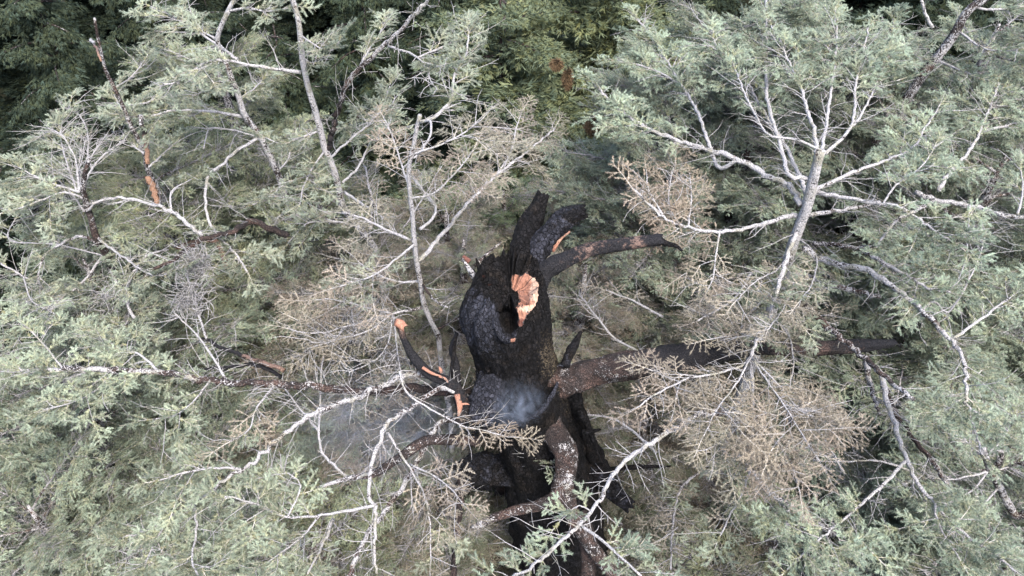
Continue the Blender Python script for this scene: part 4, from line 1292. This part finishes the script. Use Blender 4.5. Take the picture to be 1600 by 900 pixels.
# great right hand limb, spike
stub([(850, 606), (894, 592), (930, 582), (980, 572), (1030, 563), (1080, 556), (1130, 548), (1180, 543), (1230, 545), (1300, 543), (1350, 540), (1396, 536)],
     [58, 47, 44, 43, 41, 42, 36, 24, 22, 22, 21, 12], [10.85, 10.62, 10.5, 10.4, 10.4, 10.45, 10.55, 10.7, 10.8, 11.0, 11.1, 11.2], BARK,
     [(.25, .5, 0), (.40, .10, 0), (.40, .1, 0), (.34, .55, 0), (.1, .95, 0), (.1, .95, 0), (.2, .5, 0), (.25, .3, 0), (.25, .3, 0), (.2, .5, 0), (.2, .7, 0)], 'limb', 'massive scorched limb reaching right', seed=5, k=30)
stub([(882, 572), (893, 548), (908, 517)], [16, 17, 4], [10.5, 10.5, 10.5], CHAR, [(.3, 0, 0), (.3, 0, 0), (0, 0, 0)], 'splinter', 'black pointed spike', seed=6, k=14)
# front limb curling down and its fork
stub([(838, 640), (852, 655), (868, 680), (884, 708), (884, 740), (880, 770), (895, 805), (915, 840), (942, 878), (960, 900)], [44, 42, 38, 36, 36, 36, 27, 24, 20, 18], [11.15, 10.95, 10.85, 10.8, 10.85, 10.9, 11.0, 11.1, 11.2, 11.3], BARK,
     [(.1, .8, 0), (.30, .30, 0), (.41, .1, 0), (.42, 0, 0), (.40, 0, 0), (.40, 0, 0), (.40, 0, 0), (.42, 0, 0), (.45, 0, 0), (.45, 0, 0)], 'limb', 'thick red brown limb curling down the front', seed=7, k=26)
stub([(888, 762), (868, 778), (838, 790), (800, 800), (765, 812), (738, 826)], [30, 24, 17, 16, 13, 9], [10.85, 10.8, 10.7, 10.6, 10.5, 10.45], BARK, [(.35, 0, 0), (.38, 0, 0), (.4, 0, 0), (.45, 0, 0), (.5, 0, 0)], 'limb', seed=8, k=16)
stub([(905, 800), (918, 840), (920, 880), (918, 905)], [24, 26, 26, 24], [11.4, 11.4, 11.5, 11.5], BARK, [(.3, .3, 0), (.3, .2, 0), (.3, .2, 0)], 'limb', seed=11, k=14)
# lip of the smouldering crack, its highlight painted in as pale ash
_lip = [(796, 662), (815, 658), (835, 649), (852, 634), (864, 615), (872, 594)]
stub(_lip, [3, 7, 8, 8, 8, 4], [sd(x, y, -0.02) for x, y in _lip], CHAR, [(.5, 0, 0), (.9, .1, 0), (.95, .2, 0), (.8, .3, 0)], 'crack_lip', 'curved lip of the smouldering crack', seed=52, k=12, cap=False)
# left stubs
stub([(776, 585), (764, 610), (752, 640), (742, 664)], [60, 54, 50, 40], [10.35, 10.1, 10.0, 9.95], CHAR, [(.3, 0, .2), (.75, 0.1, 0), (.8, .2, 0), (.5, .3, .3)], 'limb', 'short thick charred stub on the left', seed=12)
stub([(806, 735), (775, 735), (745, 736), (722, 742)], [54, 54, 52, 40], [12.0, 11.9, 11.9, 12.0], CHAR, [(.35, 0, 0), (.4, 0, 0), (.2, 0, 0)], 'limb', 'blunt charred limb low on the left', seed=13)
stub([(625, 508), (632, 532), (648, 560), (672, 585), (700, 598), (714, 610), (722, 635), (720, 662)], [10, 11, 14, 16, 18, 22, 20, 16], [9.7, 9.75, 9.85, 9.9, 9.95, 10.0, 9.95, 9.9], BARK,
     [(.2, .2, .4), (.25, .55, 0), (.2, .7, 0), (.2, .7, 0), (.2, .6, .0), (.2, .5, 0), (.2, .5, 0), (.2, .3, .2)], 'limb', 'thin charred limb hooked upward on the left', seed=14, k=14)
stub([(618, 503), (625, 506), (632, 512)], [12, 15, 12], [9.65, 9.68, 9.7], TORN, [(.35, .35, .1), (.4, .25, 0)], 'torn_wood', seed=15, k=10)
for i, (p, w) in enumerate([(((660, 574), (675, 583), (690, 588)), 5), (((690, 583), (688, 577), (686, 573)), 5), (((714, 616), (718, 636), (716, 650)), 9), (((718, 632), (728, 631), (733, 632)), 4), (((686, 588), (696, 592), (700, 598)), 4)]):
    stub(list(p), [w, w, w * .4], [9.78, 9.78, 9.78], TORN, [(.3, .45, .1), (.4, .3, 0)], 'splinter', seed=40 + i, k=8)
stub([(714, 600), (712, 570), (706, 545), (714, 520)], [14, 12, 10, 6], [10.2, 10.3, 10.4, 10.4], BARK, [(.2, .7, 0), (.2, .7, 0), (.3, .6, 0)], 'limb', seed=16, k=12)
stub([(704, 595), (708, 560), (712, 527)], [7, 6, 5], [10.1, 10.15, 10.2], CHAR, [(.2, 0, 0), (.2, 0, 0)], 'twig', seed=17, k=8)
# burnt slabs and spikes on the lower right flank
stub([(895, 610), (905, 650), (925, 700), (948, 745), (958, 765)], [26, 24, 24, 20, 5], [11.0, 11.3, 11.9, 12.5, 12.7], CHAR, [(.1, .2, 0), (.2, .2, 0), (.3, .1, 0)], 'splinter', seed=18)
stub([(915, 690), (935, 735), (960, 770), (984, 790)], [34, 30, 27, 22], [12.2, 12.4, 12.4, 12.4], CHAR, [(.2, 0, 0), (.35, 0, 0), (.4, .1, .2)], 'limb', 'short charred limb low on the right', seed=19)
for i, p in enumerate([((905, 640), (920, 670), (938, 720)), ((910, 676), (924, 674), (938, 671)), ((908, 650), (916, 662), (925, 690)), ((935, 735), (990, 730), (1050, 728))]):
    stub(list(p), [9, 8, 3], [10.9, 11.0, 11.2] if i < 3 else [12.6, 12.9, 13.2], CHAR, [(.1, 0, 0), (.2, 0, 0)], 'splinter', seed=60 + i, k=8)

# long lichen covered limbs reaching left
SN.Y = float(at(700, 600, 10.4)[1])
a("735,615 690,612 640,606 590,612 528,610 492,603 444,601 409,598 355,598 320,593 267,584 213,579 142,577 71,579 0,579 -40,580", 17, 8, 'dw', 'g', .55, Lmax=.45, elev=4, ratio=.98, depth=10.4, twigs=1.0, label='very long pale limb stretching left')
a("735,625 695,595 652,584 606,598 563,619 521,633 485,648 453,672 423,697 391,726 355,747 309,783 263,811 227,829 185,841", 13, 4, 'mw', 'g', .68, Lmax=.6, elev=-3, ratio=.93, depth=10.2, label='long lichen spotted limb reaching the lower left')
a("377,733 331,731 284,740 250,750", 5, 3, 'ww', 'g', .35, Lmax=.5)
a("304,786 306,829 300,875 310,900", 5, 3, 'ww', 'g', .6, Lmax=.45)
a("263,811 240,850 225,890", 4, 2, 'ww', 'g', .2, Lmax=.5)
a("735,640 695,605 652,630 606,662 595,690 581,719 577,758 577,779 588,793 585,840 588,896", 11, 5, 'mw', 'n', elev=-12, ratio=.93, depth=10.0, twigs=1)
a("588,790 560,795 492,806 446,807 403,790 371,779 345,775", 6, 3, 'ww', 'g', .4, Lmax=.55)
a("450,807 470,760 450,740 430,735", 4, 2, 'ww', 'g', .2, Lmax=.45)
a("500,805 470,840 430,870 400,890", 4, 2, 'ww', 'g', .3, Lmax=.5)
a("521,811 503,854 481,896", 6, 4, 'ww', 'g', .3, Lmax=.45, depth=9.6)
a("577,740 546,747 521,726 501,701 499,651 503,580 506,555", 6, 3, 'ww', 'n', depth=9.8)
a("500,675 470,640 440,600", 5, 2, 'ww', 'n', twigs=1.5)
stub([(745, 690), (698, 687), (663, 690), (624, 715), (585, 740), (546, 747), (499, 761)], [18, 17, 16, 14, 12, 8, 4], [10.3, 10.0, 9.95, 9.9, 9.9, 9.9, 9.9], BARK, [(.25, .3, 0), (.32, 0, 0), (.34, 0, 0), (.36, 0, 0), (.5, 0, 0), (.8, 0, 0)], 'limb', 'red brown limb pointing left', seed=51, k=16)
a("720,655 684,665 652,722 620,775 595,807 563,854 549,893 540,915", 11, 9, 'mm', 'n', twigs=1, depth=10.1, ratio=.97)
a("606,676 634,722 659,765 670,807 673,850 672,900", 5, 2, 'ww', 'x', .35, Lmax=.42, elev=-30, depth=9.8, mixb=.5)
a("640,725 680,745 710,770 725,790", 4, 2, 'ww', 'b', .3, Lmax=.35)
a("624,580 634,612 663,633 716,662 759,674 795,683", 4, 2, 'ww', 'b', .55, Lmax=.3, depth=9.3, ratio=1.0, label='brown sprig crossing in front of the trunk')
a("444,579 384,557 348,543 316,529", 9, 6, 'oc', 'n', twigs=1, depth=10.8, label='broken limb with a fresh orange end')
a("440,590 400,570 340,575 290,580", 8, 5, 'cs', 'n', twigs=1, depth=11)
a("355,596 327,550 306,522 270,486", 5, 2, 'ww', 'n', twigs=1, depth=10.3)
a("323,529 313,500 302,465 291,422", 5, 3, 'mw', 'n', twigs=1, depth=10.8)
a("250,582 220,555 190,545 150,520", 5, 2, 'ww', 'g', .3, Lmax=.5)
a("180,578 150,610 110,630 70,640", 4, 2, 'ww', 'g', .3, Lmax=.55)
a("100,579 70,540 40,510 10,490", 4, 2, 'ww', 'g', .3, Lmax=.5)
a("330,592 300,630 270,650 240,655", 4, 2, 'ww', 'g', .3, Lmax=.5)
a("430,600 400,640 390,670 360,690", 4, 2, 'ww', 'x', .3, Lmax=.45)
a("885,760 870,735 858,715", 3, 2, 'dw', 'g', .3, Lmax=.22)
a("720,740 718,790 712,840 708,900", 13, 12, 'rr', 'n', depth=11.0, twigs=.5)

# ------------------------------------------------------------------ pale tangle of dead twigs, moss clumps
def tangle(parent, basept, px, py, d, rx, ry, n, rng, name='dead_twigs', label=None):
    ac = Acc(); c = at(px, py, d)
    for i in range(n):
        u = rng.normal(size=3); u /= np.linalg.norm(u); u *= rng.random() ** 0.4
        p = c + CX * u[0] * rx + CU * u[1] * ry + CF * u[2] * rx * 0.6
        dd = norm(rng.normal(size=3) + np.array((-0.7, 0, 0.2)))
        pts = [p]
        ax = norm(rng.normal(size=3))
        for k in range(7):
            dd = norm(dd + (rng.random() + 0.3) * np.cross(dd, ax) * 0.35 + rng.normal(size=3) * 0.08)
            pts.append(pts[-1] + dd * (0.03 + 0.03 * rng.random()))
        V, F, I = tube(np.array(pts), np.linspace(0.0062, 0.003, 8), 3)
        ac.add(V, F, np.array((0.95, 0, 0)), 0)
    part(name, ac.mesh(name, [BARK], True, basept), parent, label)
_r = np.random.default_rng(8)
tangle(t6.root, t6.base, 312, 410, 11.2, 0.22, 0.28, 150, _r, label='pale bundle of dead curled twigs')
tangle(t6.root, t6.base, 300, 468, 11.1, 0.26, 0.28, 150, _r)
tangle(t6.root, t6.base, 170, 470, 11.3, 0.18, 0.2, 40, _r)
tangle(t2.root, t2.base, 565, 500, 11.0, 0.55, 0.4, 130, _r, label='brown grey tangle of bare twigs')

def moss(px, py, d, rx, ry, seed, label):
    rng = np.random.default_rng(seed)
    c = at(px, py, d)
    ac = Acc()
    n = 900
    u = rng.normal(size=(n, 3)); u = norm(u) * (0.55 + 0.45 * rng.random((n, 1)))
    p = c + u[:, :1] * CX * rx + u[:, 1:2] * np.array((0, 0, 1.0)) * ry + u[:, 2:] * np.array((0, 1.0, 0)) * rx
    d_ = norm(u + np.array((0, 0, -0.8)) + rng.normal(size=(n, 3)) * 0.4)
    w = norm(np.cross(d_, rng.normal(size=(n, 3))))
    V = np.stack([p - w * 0.012, p + w * 0.012, p + d_ * 0.09], 1).reshape(-1, 3)
    ac.add(V, np.arange(len(V)).reshape(-1, 3), np.zeros(3), 0)
    o = bpy.data.objects.new('moss_clump', ac.mesh('moss_clump', [MOSS], False, c))
    o.location = c
    o['label'] = label; o['category'] = 'moss'
    o['group'] = 'rusty moss clumps on the green tree'
    link(o)
moss(887, 122, 15.0, 0.08, 0.24, 1, 'long hanging rusty brown moss clump between the two green trees')
moss(870, 100, 15.1, 0.10, 0.09, 2, 'round brown moss clump above the long hanging clump')
moss(925, 195, 15.0, 0.13, 0.22, 3, 'lower brown moss clump beside the blue green branches')

# ------------------------------------------------------------------ smoke
def smoke(name, label, px, py, d, rx, ry, dens, seed, rot=0.0):
    bpy_m = bpy.data.materials.new(name)
    bpy_m.use_nodes = True
    nt = bpy_m.node_tree; nt.nodes.clear(); g = G(nt)
    out = g.n('ShaderNodeOutputMaterial')
    co = g.n('ShaderNodeTexCoord').outputs['Object']
    ln = g.n('ShaderNodeVectorMath', operation='LENGTH'); g.link(co, ln.inputs[0])
    fall = g.step(ln.outputs['Value'], 1.0, 0.1)
    nz = g.step(g.noise(g.mapping(co, (1.5, 1.5, 0.6)), 1.5, 5.0, 0.6, 2.2), 0.40, 0.72)
    pv = g.n('ShaderNodeVolumePrincipled')
    pv.inputs['Color'].default_value = (0.66, 0.78, 1.0, 1)
    pv.inputs['Anisotropy'].default_value = 0.2
    g.link(g.math('MULTIPLY', g.math('MULTIPLY', fall, nz), dens), pv.inputs['Density'])
    g.link(pv.outputs[0], out.inputs['Volume'])
    c = at(px, py, d)
    nseg, nr = 28, 16
    V = [(0, 0, 1)]; F = []
    for i in range(1, nr):
        for j in range(nseg):
            a, b = math.pi * i / nr, 2 * math.pi * j / nseg
            V.append((math.sin(a) * math.cos(b), math.sin(a) * math.sin(b), math.cos(a)))
    V.append((0, 0, -1))
    for j in range(nseg): F.append((0, 1 + j, 1 + (j + 1) % nseg))
    for i in range(nr - 2):
        for j in range(nseg):
            a, b = 1 + i * nseg + j, 1 + i * nseg + (j + 1) % nseg
            F += [(a, a + nseg, b + nseg), (a, b + nseg, b)]
    for j in range(nseg): F.append((len(V) - 1, 1 + (nr - 2) * nseg + (j + 1) % nseg, 1 + (nr - 2) * nseg + j))
    ac = Acc(); ac.add(np.array(V, float), np.array(F), np.zeros(3), 0)
    o = bpy.data.objects.new('smoke', ac.mesh('smoke', [bpy_m]))
    o.location = c; o.scale = (rx, rx * 0.8, ry); o.rotation_euler = (0, rot, 0)
    o['label'] = label; o['category'] = 'smoke'; o['kind'] = 'stuff'
    link(o)
smoke('smoke_puff', 'pale blue smoke puff rising from the crack in the burnt trunk', 802, 634, 9.85, 0.55, 0.34, 1.7, 1, -0.5)
smoke('smoke_drift', 'thin bluish smoke drifting left of the burnt trunk', 590, 655, 10.5, 1.7, 0.7, 0.48, 2, 0.1)
